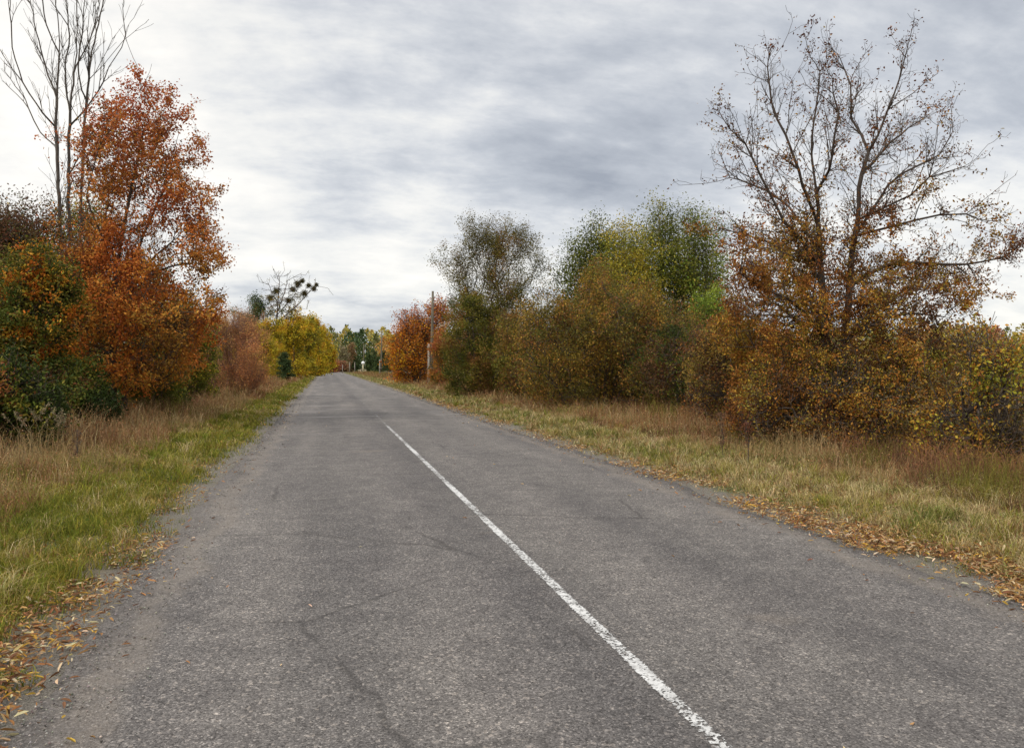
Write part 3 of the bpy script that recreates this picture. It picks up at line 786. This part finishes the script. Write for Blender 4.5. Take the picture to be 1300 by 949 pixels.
narrow('poplar_tree', 838, 43, 262, 46, 'tallest green tree with a pointed crown behind the bushes', GREEN, 38000, .115, spread=.3, twig_len=.5)
narrow('poplar_tree', 884, 42, 270, 42, 'loose green tree at the edge of the open sky', GREEN + LTGREEN[:1], 30000, .115, spread=.3, twig_len=.5, clump=(.8, .38))
bush('tree', 905, 32, 362, 44, 'small bright green tree peeping over the low brown bush', LTGREEN, 18000, .085, 500, 3, spread=.12, cat='tree', parts=('trunk', 'crown'))
bush('bush', 740, 36, 385, 130, 'dull green thicket behind the broad olive bush', OLIVE, 36000, .11, 500, 6, spread=.18)

# red orange tree behind the pole
bush('tree', 527, 73, 395, 30, 'low orange and red tree behind the wooden pole', [(.50, .17, .015, 2), (.56, .23, .018, 2), (.42, .10, .015, 1.5), (.55, .30, .02, 1)], 22000, .16, 900, 4, spread=.2,
     cat='tree', parts=('trunk', 'crown'), extra=((553, 405, 18, 30, 73), (515, 450, 22, 22, 72)), tip=.010, twig_len=.9, topcol=(.30, .075, .04))
bush('bush', 560, 62, 420, 16, 'reddish bush between the pole and the olive bush', [(.30, .09, .03, 2), (.36, .16, .03, 2), (.16, .11, .02, 2)], 9000, .13, 300, 4, spread=.18)

# hedges seen past the tall tree on the far right
for px, D, top, hw, pal, lab in ((1180, 62, 432, 40, OLIVE, 'olive hedge shrub beyond the tall thinning tree, first in the field'),
                                 (1255, 66, 424, 48, BROWNOL, 'brown hedge shrub far off above the yellowing shrub'),
                                 (1330, 60, 428, 46, GREEN, 'green hedge shrub far off at the edge of the field'),
                                 (1120, 58, 430, 40, BROWNOL, 'brown hedge shrub seen through the tall thinning tree'),
                                 (1010, 52, 425, 60, OLIVE, 'olive hedge shrub in the field behind the low brown bush')):
    bush('hedge_shrub', px, D, top, hw, lab, pal, 9000, .20, 260, 5, spread=.3)

# ============================================================== LEFT SIDE
def big_orange():
    D = 22.5
    def q(px, py, dd=0.0): return at(146 + (px - 146) * .93, 530 - (530 - py) * .96, D + dd)
    b = foot(146, D)
    limbs = [
        (None, [b, q(144, 470), q(142, 400), q(146, 330, .1), q(158, 260), q(170, 200), q(178, 150)]),
        (None, [b + (.2, .1, 0), q(165, 460, .3), q(168, 380, .4), q(165, 335, .5), q(190, 270, .6), q(215, 210, .7), q(228, 150, .7)]),
        (0, [q(144, 340), q(125, 290, -.6), q(105, 235, -1), q(120, 170, -1.1), q(150, 120, -1.2)]),
        (0, [q(146, 330), q(130, 265, .6), q(140, 200, .8), q(145, 150, .9)]),
        (1, [q(166, 345), q(200, 315, -.7), q(240, 280, -1.2), q(270, 240, -1.3)]),
        (1, [q(166, 350), q(205, 335, .5), q(250, 325, .9), q(285, 330, 1.0)]),
        (1, [q(205, 230), q(240, 190, 0), q(262, 170, 0)]),
        (0, [q(142, 400), q(110, 370, .8), q(80, 345, 1.3), q(66, 335, 1.5)]),
        (0, [q(143, 420), q(110, 410, -1.2), q(75, 400, -2.0), q(55, 410, -2.3)]),
        (1, [q(166, 400), q(200, 400, -1.2), q(230, 390, -1.8), q(250, 390, -2)]),
    ]
    bl = [blob(178, 200, 76, 56, D, rd=1.6, w=11), blob(208, 240, 60, 56, D, rd=1.6, w=9), blob(128, 270, 66, 66, D, w=10), blob(205, 305, 62, 46, D, rd=1.7, w=7), blob(240, 325, 40, 46, D, rd=1.3, w=5),
          blob(168, 375, 112, 78, D, rd=2.6, w=32), blob(160, 440, 104, 62, D, rd=2.5, w=28), blob(125, 320, 62, 55, D, w=10), blob(205, 430, 60, 62, D, w=10), blob(170, 150, 50, 24, D, rd=1, w=3), blob(240, 200, 22, 28, D, rd=.6, w=1.5)]
    A = ellipsoid_pts(3000, bl, (.8, .32, 3))
    make_plant('maple_tree', b, 'large bright orange tree with spreading crown beside the tall bare tree', 'tree', limbs, A, ORANGE, 66000, .076, bf=.35, tip=.0025, spread=.085,
               twigs=2, twig_len=.3, topcol=(.40, .10, .04), aspect=.62, six=True, clus=1.1,
               grow_shoots=(2.0, [(420, .3, 1.2, .5, .28), (600, .15, .4, .6, .2)], lambda p: 1 + 0 * p[:, 2]))
big_orange()

def bare_left():
    D = 24.5
    def q(px, py, dd=0.0): return at(px, py, D + dd)
    b = foot(88, D)
    limbs = [
        (None, [b + (-.15, 0, 0), q(78, 400), q(74, 300), q(68, 200), q(65, 120), q(68, 50), q(62, 0), q(57, -70), q(60, -120)]),
        (None, [b, q(88, 400, .3), q(85, 300, .3), q(82, 200, .3), q(83, 140, .3), q(90, 50, .4), q(88, -20, .4), q(92, -110, .5)]),
        (None, [b + (.2, .1, 0), q(100, 400, .6), q(99, 300, .7), q(100, 230, .7), q(102, 150, .8), q(110, 60, .8), q(122, 0, .9), q(128, -80, 1)]),
        (0, [q(64, 165), q(48, 140, -.5), q(22, 100, -.8), q(8, 55, -1), q(4, 10, -1.1), q(2, -30, -1.1)]),
        (0, [q(65, 120), q(50, 80, .4), q(38, 35, .6), q(28, -10, .8)]),
        (1, [q(83, 155), q(103, 135, -.4), q(125, 100, -.6), q(132, 80, -.6), q(148, 55, -.7), q(156, 25, -.7)]),
        (2, [q(106, 95), q(124, 78, .4), q(138, 62, .6), q(150, 45, .6), q(154, 30, .7)]),
        (1, [q(84, 215), q(100, 190, -.8), q(125, 155, -1.1), q(150, 128, -1.2), q(172, 112, -1.3), q(168, 80, -1.3)]),
        (1, [q(85, 130), q(75, 90, .3), q(80, 40, .5), q(74, -20, .6)]),
        (2, [q(108, 80), q(104, 30, -.3), q(112, -30, -.4)]),
        (0, [q(67, 60), q(50, 25, -.3), q(42, -30, -.5)]),
        (0, [q(64, 180), q(45, 165, .3), q(30, 135, .4), q(20, 112, .5)]),
        (2, [q(101, 120), q(92, 90, .5), q(97, 30, .8), q(100, -40, .9)]),
        (1, [q(87, 80), q(108, 40, .3), q(120, -10, .4)]),
    ]
    n0, _ = limb_nodes(limbs)
    A = np.zeros((0, 3))
    make_plant('bare_tree', b, 'tall leafless tree with long upswept grey stems above the orange tree', 'tree', limbs, A, ORANGE, 0, .05, tip=.0050, p=2.3, bark=BARK_G, twigs=0, grow_shoots=(5.2, [(130, .5, 1.8, .42, .24), (700, .15, .7, .5, .2)]))
bare_left()

bush('tree', 2, 22, 215, 62, 'dull olive tree with maroon tinged top at the outer side of the bare tree', OLIVE + DKGREEN[1:3] + [(.16, .06, .03, .6)], 62000, .075, 1700, 3, cat='tree', parts=('trunk', 'crown'), clump=(.9, .33), spread=.2, topcol=(.13, .07, .04))
bush('tree', 95, 29, 225, 48, 'yellow green tree glimpsed behind the bare tree stems', YGREEN[:3] + OLIVE[:2], 24000, .085, 900, 3, cat='tree', parts=('trunk', 'crown'), clump=(.9, .36), spread=.2)
bush('tree', 45, 18.8, 310, 66, 'low tree with mixed green and amber leaves under the bare tree', AMBER[:4] + OLIVE + DKGREEN[1:3], 44000, .074, 1400, 4, clus=.45, cat='tree', parts=('trunk', 'crown'), clump=(.9, .38), spread=.1, six=True)
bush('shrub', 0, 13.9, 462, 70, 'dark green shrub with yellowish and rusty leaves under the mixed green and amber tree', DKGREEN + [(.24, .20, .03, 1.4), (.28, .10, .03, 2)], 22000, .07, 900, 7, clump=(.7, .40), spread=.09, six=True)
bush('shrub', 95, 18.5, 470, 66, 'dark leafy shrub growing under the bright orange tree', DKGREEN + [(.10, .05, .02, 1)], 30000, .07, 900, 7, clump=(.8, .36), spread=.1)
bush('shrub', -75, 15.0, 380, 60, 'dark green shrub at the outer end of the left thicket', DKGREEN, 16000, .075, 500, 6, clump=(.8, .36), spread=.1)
bush('tree', -90, 24, 230, 70, 'olive tree at the outer end of the left thicket', OLIVE, 20000, .10, 700, 3, cat='tree', parts=('trunk', 'crown'), spread=.12)
bush('shrub', 200, 25.5, 430, 48, 'green shrub at the foot of the orange tree facing the road', GREEN + [(.25, .20, .03, 1.5)], 24000, .075, 700, 6, clump=(.8, .36), spread=.1)
bush('bush', 236, 32, 385, 36, 'yellow green bush between the orange tree and the pinkish bush', YGREEN[:3] + GREEN, 26000, .09, 700, 6, clump=(.9, .36), spread=.12)
bush('bush', 262, 55, 385, 36, 'yellow bush peeping over the pinkish bush', YELLOW + GREEN[:1], 12000, .13, 400, 5, spread=.2)
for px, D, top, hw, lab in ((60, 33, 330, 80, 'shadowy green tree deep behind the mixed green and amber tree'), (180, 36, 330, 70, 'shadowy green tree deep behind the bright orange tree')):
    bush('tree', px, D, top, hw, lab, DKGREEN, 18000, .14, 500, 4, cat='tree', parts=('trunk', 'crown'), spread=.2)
bush('bush', 297, 41, 396, 44, 'tall pinkish brown bush of fine reddish twigs', REDTWIG, 46000, .065, 2200, 14, clump=(.9, .33), spread=.12, bark=BARK_R, bf=.8, up=3, upward=1.1, twig_len=.5, twigs=2, aspect=.4, tip=.0045)
bush('bush', 252, 37, 430, 26, 'thin pinkish bush in front of the yellow green bush', REDTWIG + [(.2, .15, .04, 2)], 12000, .06, 700, 8, clump=(.9, .30), spread=.10, bark=BARK_R, bf=.8, up=3, upward=1.1, twig_len=.4, aspect=.4, tip=.006)

# yellow row along the left
ylab = ['yellow tree with the mistletoe tree rising through it', 'golden tree just past the mistletoe tree', 'yellow green tree in the middle of the golden row',
        'golden tree with pale rounded top further down the row', 'far golden tree leaning over the road end', 'last small yellow tree of the row by the road end']
for i, (px, D, top, hw) in enumerate(((345, 88, 398, 24), (374, 100, 392, 20), (388, 120, 388, 20), (400, 145, 396, 15), (409, 175, 404, 13), (414, 215, 428, 11))):
    bush('tree', px, D, top, hw, ylab[i], YELLOW if i != 2 else YGREEN[:3] + YELLOW, 15000 if i < 4 else 7000, .0021 * D, 450, 3, cat='tree', parts=('trunk', 'crown'), spread=.0024 * D, tip=.008, clump=(1.3, .40), group='golden trees along the road')
bush('bush', 330, 66, 425, 20, 'yellow brown bush just past the pinkish bush', YELLOW + REDTWIG[:2], 9000, .13, 300, 5, spread=.18)
bush('bush', 418, 240, 455, 12, 'red bush at the far end of the road', [(.36, .09, .03, 2), (.30, .13, .05, 2), (.2, .08, .04, 1)], 5000, .42, 150, 4, spread=.4)
bush('bush', 433, 262, 457, 10, 'purplish red bush where the road disappears', [(.24, .09, .05, 2), (.28, .15, .07, 2), (.14, .10, .05, 1)], 4000, .42, 150, 4, spread=.4)

def mistletoe_tree():
    D = 92
    def q(px, py, dd=0.0): return at(px, py, D + dd)
    b = foot(352, D)
    limbs = [(None, [b, q(351, 440), q(351, 400), q(353, 372), q(354, 352)]),
             (0, [q(351, 400), q(364, 385, .5), q(372, 376, .8), q(379, 362, 1)]),
             (0, [q(351, 410), q(368, 395, -.5), q(380, 384, -.8), q(399, 362, -1)]),
             (0, [q(352, 385), q(345, 372, .4), q(341, 362, .6)]),
             (0, [q(351, 395), q(360, 372, -.8), q(364, 356, -1)])]
    n0, _ = limb_nodes(limbs)
    hi = n0[n0[:, 2] > 7]
    A = hi[rng.choice(len(hi), 160)] + rng.normal(0, .7, (160, 3))
    o = make_plant('mistletoe_tree', b, 'bare tree with dark mistletoe balls above the golden trees', 'tree', limbs, A, OLIVE, 2600, .14, lmask=lambda p: np.where(p[:, 2] < 10.2, 1, .12), tip=.016, p=2.6, twigs=1, twig_len=.8)
    for px, py, r, dd in ((350, 369, .46, 0), (377, 360, .50, 1), (371, 367, .42, .8), (386, 372, .38, -.8), (391, 362, .3, -1), (398, 366, .34, -1), (342, 378, .45, .4), (383, 356, .3, 1), (366, 381, .4, .5), (401, 361, .22, -1)):
        c = at(px, py, D + dd); n = int(2600 * r)
        d = rng.normal(0, 1, (n, 3)); d /= np.linalg.norm(d, axis=1)[:, None]
        L = c + d * (np.minimum(np.abs(rng.normal(0, .48, n)), .85) * (.65 + .7 * noise3(d * 2.0, 1.0, px)))[:, None] * r * 1.25
        leaf_cards('mistletoe_ball', L - b, .16 * (.6 + .6 * rng.random(n)), pick([(.055, .05, .018, 1), (.085, .075, .025, 1), (.12, .09, .035, 1)], n), LEAF, o, aspect=.4)
mistletoe_tree()

def pine(px, D, top, hw, label, n=5000, leaf=.3, kind='pine_tree'):
    b = foot(px, D); gy = HZ + 1.6 * F / D; m = D / F; H = (gy - top) * m; Rr = hw * m
    o = empty(kind, b, label, 'tree')
    z = np.linspace(0, H, 14); rr = np.maximum(.02 * H * (1 - z / H), .01)
    P = np.stack([rng.normal(0, .006 * H, 14), rng.normal(0, .006 * H, 14), z], 1)
    v, f, s = tubes(P, np.arange(-1, 13), rr); mesh('trunk', v, f, s, BARK, o, smooth=True)
    # whorls of drooping boughs
    nb = 90; hb = H * (.06 + .92 * rng.random(nb) ** .9); hb = hb + rng.normal(0, .02 * H, nb)
    az = rng.random(nb) * 2 * math.pi; ln = Rr * np.clip(1 - hb / H, .02, 1) ** .55 * (.45 + .7 * rng.random(nb)) + .05 * Rr
    k = rng.choice(nb, n, p=(ln / ln.sum())); t = rng.random(n) ** .7
    x = np.cos(az[k]) * ln[k] * t; y = np.sin(az[k]) * ln[k] * t; zz = hb[k] + ln[k] * (.35 * t - .25 * t * t)
    L = np.stack([x, y, zz], 1) + rng.normal(0, 1, (n, 3)) * (.05 * H * .6 * (.4 + .6 * t))[:, None] * np.array([1, 1, .6])
    L = L[L[:, 2] > .1]
    leaf_cards('crown', L, leaf * (.6 + .8 * rng.random(len(L))), pick(PINE, len(L)), NEEDLE, o, aspect=.3)
pine(361, 80, 447, 14, 'small dark fir at the road side in front of the golden trees', 9000, .16, 'fir_tree')
for px, D, top, hw, lab in ((325, 100, 368, 24, 'tall dark pine rising behind the golden row'), (308, 112, 384, 20, 'second dark pine behind the pinkish bush')):
    bush('pine_tree', px, D, top, hw, lab, [(.03, .05, .018, 1), (.05, .075, .022, 2), (.09, .11, .03, 1.5), (.14, .13, .04, .6)], 15000, .24, 450, 2, cat='tree', parts=('trunk', 'crown'), spread=.3, leafmat=NEEDLE, clump=(1.6, .42), aspect=.4, tip=.01)
for px, D, top, hw, lab in ((468, 265, 446, 7, 'dark green pine just past the far sign'), (475, 280, 443, 8, 'dark green pine beside the second pole'), (480, 255, 452, 6, 'short bright green pine at the foot of the second pole'),
                            (487, 290, 444, 8, 'dark pine right behind the second pole'), (452, 300, 452, 7, 'low dark pine before the far orange wood'), (494, 275, 450, 7, 'low pine half hidden by the orange tree')):
    pine(px, D, top, hw, lab, 2600, .55)
for px, D, top, hw, pal, lab in ((436, 285, 436, 7, [(.16, .14, .06, 1), (.24, .20, .10, 1), (.30, .24, .15, 1)], 'pale grey green tree standing past the road end'),
                                 (446, 300, 432, 6, [(.24, .15, .07, 1), (.32, .19, .09, 1), (.13, .11, .05, 1)], 'thin russet pine topping the far wood'),
                                 (428, 300, 441, 7, [(.12, .13, .04, 1), (.18, .18, .05, 1)], 'dull green tree behind the red bush at the road end')):
    bush('tree', px, D, top, hw, lab, pal, 2600, .5, 120, 1, cat='tree', parts=('trunk', 'crown'), spread=.5, tip=.02)

# far wood closing the view all round
def far_wood():
    Ps, Ss, Cs = [], [], []
    pals = [[(.50, .27, .08, 1), (.42, .18, .06, 1), (.55, .34, .09, 1)], [(.46, .36, .08, 1), (.34, .28, .07, 1)], [(.05, .085, .03, 1), (.08, .11, .04, 1)],
            [(.34, .14, .07, 1), (.28, .15, .08, 1)], [(.14, .15, .05, 1), (.20, .19, .07, 1)]]
    for row, (Dr, cnt) in enumerate(((330, 210), (355, 210), (385, 210))):
        for i in range(cnt):
            ang = -50 + 150 * (i + rng.random()) / cnt          # degrees from the road direction
            D = Dr + rng.normal(0, 9)
            x = CAM[0] + D * math.sin(R(ang)); y = D * math.cos(R(ang))
            h = (12.5 + 3.5 * noise2(ang, row, 6, 3) + rng.normal(0, 1.2)) * (1 + .1 * row)
            n = 520 if -12 < ang < 45 else 330
            w = h * (.20 + .14 * rng.random())
            t = rng.random(n)
            th = rng.random(n) * 6.28; rr = w * np.sqrt(rng.random(n)) * (np.sin(np.clip(t * .9 + .12, 0, 1) * math.pi) ** .6)
            P = np.stack([x + rr * np.cos(th), y + rr * np.sin(th), ground_z(x, y) + .5 + t * h], 1)
            sel = noise2(ang, row * 3, 3.2, 17)
            pi = (0, 3, 1, 0, 4, 1, 2)[int(min(6, max(0, sel * 7 + rng.normal(0, 1.1))))]
            Ps.append(P); Ss.append(np.full(n, 1.15) * (.5 + rng.random(n))); Cs.append(pick(pals[pi], n))
    o = leaf_cards('far_forest', np.concatenate(Ps), np.concatenate(Ss), np.concatenate(Cs), LEAF, None, aspect=.5, droop=-1.2)
    tag(o, 'far autumn forest closing the horizon in orange, yellow and green', 'forest', kind='stuff')
far_wood()

# ------------------------------------------------------------------ poles, sign, posts
def wood_mat(name, a, b):
    m, nt, out = newmat(name)
    v = mapped(nt, pos(nt), (1, 1, .06)); n1 = noise(nt, v, 24, 6, .7)
    p = N(nt, 'ShaderNodeBsdfPrincipled'); p.inputs['Roughness'].default_value = .9
    nt.links.new(ramp(nt, n1, [(.3, a), (.7, b)]), p.inputs['Base Color']); nt.links.new(bump(nt, n1, .01), p.inputs['Normal'])
    nt.links.new(p.outputs[0], out.inputs[0]); return m
WOOD = wood_mat('weathered_wood', (.06, .05, .033), (.15, .125, .085))
CONC = wood_mat('pale_concrete', (.17, .15, .12), (.28, .25, .205))
WHITE = wood_mat('white_sign_paint', (.74, .74, .72), (.85, .85, .83))
YEL = wood_mat('yellowed_post_paint', (.50, .44, .24), (.62, .56, .34))
METAL = wood_mat('rusty_metal', (.14, .11, .08), (.24, .2, .16))

def tube_obj(name, pts, rr, mat, parent, k=12):
    P = np.array(pts, float); rr = np.array(rr, float)
    th = np.arange(k) / k * 2 * math.pi
    t = np.gradient(P, axis=0); t /= np.linalg.norm(t, axis=1)[:, None]
    ref = np.array([0, 1.0, 0]) if abs(t[0, 2]) > .7 else np.array([0, 0, 1.0])
    a = np.cross(t, ref); a /= np.linalg.norm(a, axis=1)[:, None]; b = np.cross(t, a)
    ring = P[:, None] + (a[:, None] * np.cos(th)[None, :, None] + b[:, None] * np.sin(th)[None, :, None]) * rr[:, None, None]
    m = len(P); i = np.arange(m - 1)[:, None] * k; j = np.arange(k)[None]; j2 = (j + 1) % k
    f = list(np.stack([i + j, i + j2, i + k + j2, i + k + j], 2).reshape(-1, 4).ravel()) + list(range(k))[::-1] + list(range((m - 1) * k, m * k))
    sz = [4] * ((m - 1) * k) + [k, k]
    return mesh(name, ring.reshape(-1, 3), f, sz, mat, parent)

def pole(px, D, top, label, r0=.13, foot_h=3.0):
    b = foot(px, D); gy = HZ + 1.6 * F / D; H = (gy - top) * D / F
    o = empty('utility_pole', b, label, 'utility pole', 'utility poles along the right of the road')
    ln = .01 * H
    tube_obj('pole_shaft', [(0, 0, 1.0), (ln * .3, 0, H * .35), (ln * .6, 0, H * .65), (ln, 0, H)], [r0, r0 * .92, r0 * .8, r0 * .66], WOOD, o)
    # concrete stub the timber pole is strapped to
    tube_obj('concrete_stub', [(-r0 * 1.6, 0, -.2), (-r0 * 1.55, 0, foot_h)], [r0 * .85, r0 * .75], CONC, o, 4)
    for z in (1.4, foot_h - .35):
        tube_obj('wire_binding', [(-r0 * .8, 0, z), (-r0 * .8, 0, z + .12)], [r0 * 1.95, r0 * 1.95], METAL, o, 14)
    tube_obj('insulator_hook', [(ln + r0 * .5, 0, H - .45), (ln + r0 * 2.0, 0, H - .47), (ln + r0 * 2.2, 0, H - .36)], [.018] * 3, METAL, o, 6)
    tube_obj('insulator', [(ln + r0 * 2.2, 0, H - .36), (ln + r0 * 2.2, 0, H - .26), (ln + r0 * 2.2, 0, H - .2)], [.05, .06, .02], WHITE, o, 8)
pole(548, 70, 370, 'weathered timber utility pole in front of the orange red tree', .15, 3.6)
pole(484, 158, 420, 'lone timber utility pole before the dark far pines', .17, 3.2)
pole(461.5, 218, 437, 'farthest thin utility pole rising behind the white round sign', .16, 3)

def round_sign(px, D):
    b = foot(px, D); o = empty('road_sign', b, 'small round white road sign on a pale post by the far road bend', 'road sign')
    H = 2.6
    tube_obj('post', [(0, 0, -.1), (0, 0, H)], [.11, .11], YEL, o)
    tube_obj('sign_disc', [(0, -.13, H + .15), (0, -.16, H + .15)], [.45, .45], WHITE, o, 24)
round_sign(461, 212)
for px, D, h, lab in ((435, 225, 2.3, 'pale marker post nearest the road end'), (444, 232, 3.0, 'grey marker post in the middle of three'), (450.5, 226, 2.9, 'grey marker post closest to the white round sign')):
    b = foot(px, D); o = empty('marker_post', b, lab, 'post', 'marker posts by the far road bend')
    tube_obj('post_shaft', [(0, 0, -.1), (0, 0, h)], [.13, .10], CONC, o, 4)
    tube_obj('post_cap', [(0, 0, h), (0, 0, h + .12)], [.17, .06], CONC, o, 4)

# ------------------------------------------------------------------ single weed stalks
def weed(px, D, h, label, col=(.13, .07, .045), n=40, name='weed_stalk'):
    b = foot(px, D)
    limbs = [(None, [b, b + (.02, 0, h * .5), b + (.0, .02, h)])]
    A = np.stack([b[0] + rng.normal(0, .03, n), b[1] + rng.normal(0, .03, n), b[2] + h * (.35 + .65 * rng.random(n))], 1)
    make_plant(name, b, label, 'weed', limbs, A, [(*col, 1), (col[0] * 1.6, col[1] * 1.6, col[2] * 1.5, 1)], 350, .02, tip=.002, p=2.5, parts=('stem', 'leaves'), twigs=1, twig_len=.05, spread=.02, leafmat=DRY, bf=.6, up=2)
weed(99, 12.2, .62, 'dark upright dead weed stalk in the dry grass on the left verge')
weed(915, 13.6, .85, 'slim dead weed stalk standing in front of the low brown bush')
weed(948, 12.6, .75, 'reddish dead weed stalk leaning beside the slim one', (.16, .06, .035))
def plume(px, D, h, lab):
    b = foot(px, D); o = empty('reed_grass', b, lab, 'grass tuft', 'pale feathery grasses under the dark shrub')
    n = 9; P, Hh = [], []
    S = np.zeros((n, 3)); S[:, :2] = rng.normal(0, .12, (n, 2))
    for i in range(n):
        la = rng.random() * 6.28; hh = h * (.7 + .4 * rng.random()); le = .15 + .25 * rng.random()
        pts = [S[i], S[i] + (math.cos(la) * le * .2, math.sin(la) * le * .2, hh * .55), S[i] + (math.cos(la) * le, math.sin(la) * le, hh)]
        P.append((pts, hh))
    allv, allf, alls, bs = [], [], [], 0
    heads = []
    for pts, hh in P:
        v, f, s = tubes(np.array(pts), np.array([-1, 0, 1]), np.array([.004, .003, .002]))
        allv.append(v); allf.append(f + bs); alls.append(s); bs += len(v)
        t = rng.random((60, 1)); heads.append(np.array(pts[1]) * (1 - (.6 + .4 * t)) + np.array(pts[2]) * (.6 + .4 * t) + rng.normal(0, .012, (60, 3)))
    v = np.concatenate(allv)
    mesh('stalks', v, np.concatenate(allf), np.concatenate(alls), DRY, o, np.tile((.36, .29, .16), (len(v), 1)))
    L = np.concatenate(heads)
    leaf_cards('plumes', L, .035 * (.6 + .8 * rng.random(len(L))), pick([(.32, .26, .16, 1), (.25, .19, .11, 1)], len(L)), DRY, o, aspect=.3)
plume(45, 13.6, .95, 'pale feathery grass tuft leaning out under the dark green shrub')
plume(66, 13.9, .85, 'smaller pale feathery grass tuft nearer the dark leafy shrub')

# ------------------------------------------------------------------ sky and light
SUN_EL, SUN_AZ = R(42), R(-115)       # azimuth clockwise from +Y: the left, slightly behind the camera
world = bpy.data.worlds.new('World'); sc.world = world; world.use_nodes = True
nt = world.node_tree; nt.nodes.clear()
out = N(nt, 'ShaderNodeOutputWorld')
sky = N(nt, 'ShaderNodeTexSky', sky_type='NISHITA'); sky.sun_disc = False; sky.sun_elevation = SUN_EL; sky.sun_rotation = SUN_AZ
bg1 = N(nt, 'ShaderNodeBackground'); bg1.inputs[1].default_value = .1; nt.links.new(sky.outputs[0], bg1.inputs[0])
G = N(nt, 'ShaderNodeTexCoord').outputs['Generated']
sp_ = N(nt, 'ShaderNodeSeparateXYZ'); nt.links.new(G, sp_.inputs[0]); Zd = sp_.outputs[2]
inv = math_(nt, 'DIVIDE', 1.0, math_(nt, 'ADD', math_(nt, 'MAXIMUM', Zd, 0.0), .30))
cb = N(nt, 'ShaderNodeCombineXYZ')
nt.links.new(math_(nt, 'MULTIPLY', sp_.outputs[0], inv), cb.inputs[0]); nt.links.new(math_(nt, 'MULTIPLY', sp_.outputs[1], inv), cb.inputs[1])
V = cb.outputs[0]
n1 = noise(nt, mapped(nt, V, (.8, .9, 1), (2.3, 1.1, 0)), 1.75, 9, .6, .12)
n2 = noise(nt, mapped(nt, V, (.7, 1.3, 1), (7.3, 4.1, 0)), 4.6, 9, .62, .15)
cl = math_(nt, 'ADD', math_(nt, 'MULTIPLY', n1, .85), math_(nt, 'MULTIPLY_ADD', n2, .5, -.175))
def lobe(px, py, lo, w):             # a broad bank of thinner or thicker cloud in that part of the sky
    d = at(px, py, 1.0) - CAM; d = d / np.linalg.norm(d)
    vm = N(nt, 'ShaderNodeVectorMath', operation='DOT_PRODUCT'); nt.links.new(G, vm.inputs[0]); vm.inputs[1].default_value = tuple(d)
    return math_(nt, 'MULTIPLY', mrange(nt, vm.outputs['Value'], lo, 1.0), w)
for px, py, lo, w in ((870, 185, .955, -.065), (700, 90, .94, -.05), (540, 40, .95, -.03), (330, 30, .985, -.08), (60, 170, .95, .09), (400, 160, .965, .06), (1190, 230, .975, .07), (1250, 60, .97, -.06), (600, 330, .985, .05)):
    cl = math_(nt, 'ADD', cl, lobe(px, py, lo, w))
ccol = ramp(nt, cl, [(.20, (.25, .27, .31)), (.36, (.37, .39, .425)), (.44, (.46, .475, .50)), (.50, (.545, .552, .56)), (.56, (.625, .622, .607)), (.72, (.76, .735, .69))])
# overcast skies brighten towards the zenith, well above the picture
zen = mrange(nt, Zd, .42, .95, 1.0, 3.0)
hsv = mixc(nt, 1.0, ccol, (1, 1, 1), 'MULTIPLY')
vm = N(nt, 'ShaderNodeVectorMath', operation='SCALE'); nt.links.new(hsv, vm.inputs[0]); nt.links.new(zen, vm.inputs['Scale'])
bg2 = N(nt, 'ShaderNodeBackground'); nt.links.new(vm.outputs[0], bg2.inputs[0]); bg2.inputs[1].default_value = 1.0
mx = N(nt, 'ShaderNodeMixShader'); mx.inputs[0].default_value = .93
nt.links.new(bg1.outputs[0], mx.inputs[1]); nt.links.new(bg2.outputs[0], mx.inputs[2]); nt.links.new(mx.outputs[0], out.inputs[0])

sun = bpy.data.lights.new('sun', 'SUN'); sun.energy = 1.5; sun.angle = R(10); sun.color = (1, .95, .88)
so = bpy.data.objects.new('sun', sun); C.objects.link(so)
sd = Vector((math.sin(SUN_AZ) * math.cos(SUN_EL), math.cos(SUN_AZ) * math.cos(SUN_EL), math.sin(SUN_EL)))
so.rotation_euler = sd.to_track_quat('Z', 'Y').to_euler(); so.location = (-20, -10, 40)

cam = bpy.data.cameras.new('camera'); co = bpy.data.objects.new('camera', cam); C.objects.link(co); sc.camera = co
cam.sensor_width = 36; cam.lens = 36 * F / 1300; cam.clip_end = 6000; cam.clip_start = .05
PITCH = math.atan((466 - 430) / F)            # looking slightly up; the shift puts the optical axis at row 430
cam.shift_y = -(474.5 - 430) / 1300
co.location = CAM; co.rotation_euler = (math.pi / 2 + PITCH, 0, -YAW)

sc.view_settings.view_transform = 'Standard'; sc.view_settings.look = 'None'
sc.view_settings.gamma = 1; sc.view_settings.exposure = 0.57; sc.view_settings.use_curve_mapping = False
sc.cycles.max_bounces = 5; sc.cycles.diffuse_bounces = 2; sc.cycles.transmission_bounces = 3; sc.cycles.transparent_max_bounces = 6
sc.cycles.glossy_bounces = 2; sc.cycles.use_denoising = True; sc.cycles.sample_clamp_indirect = 4
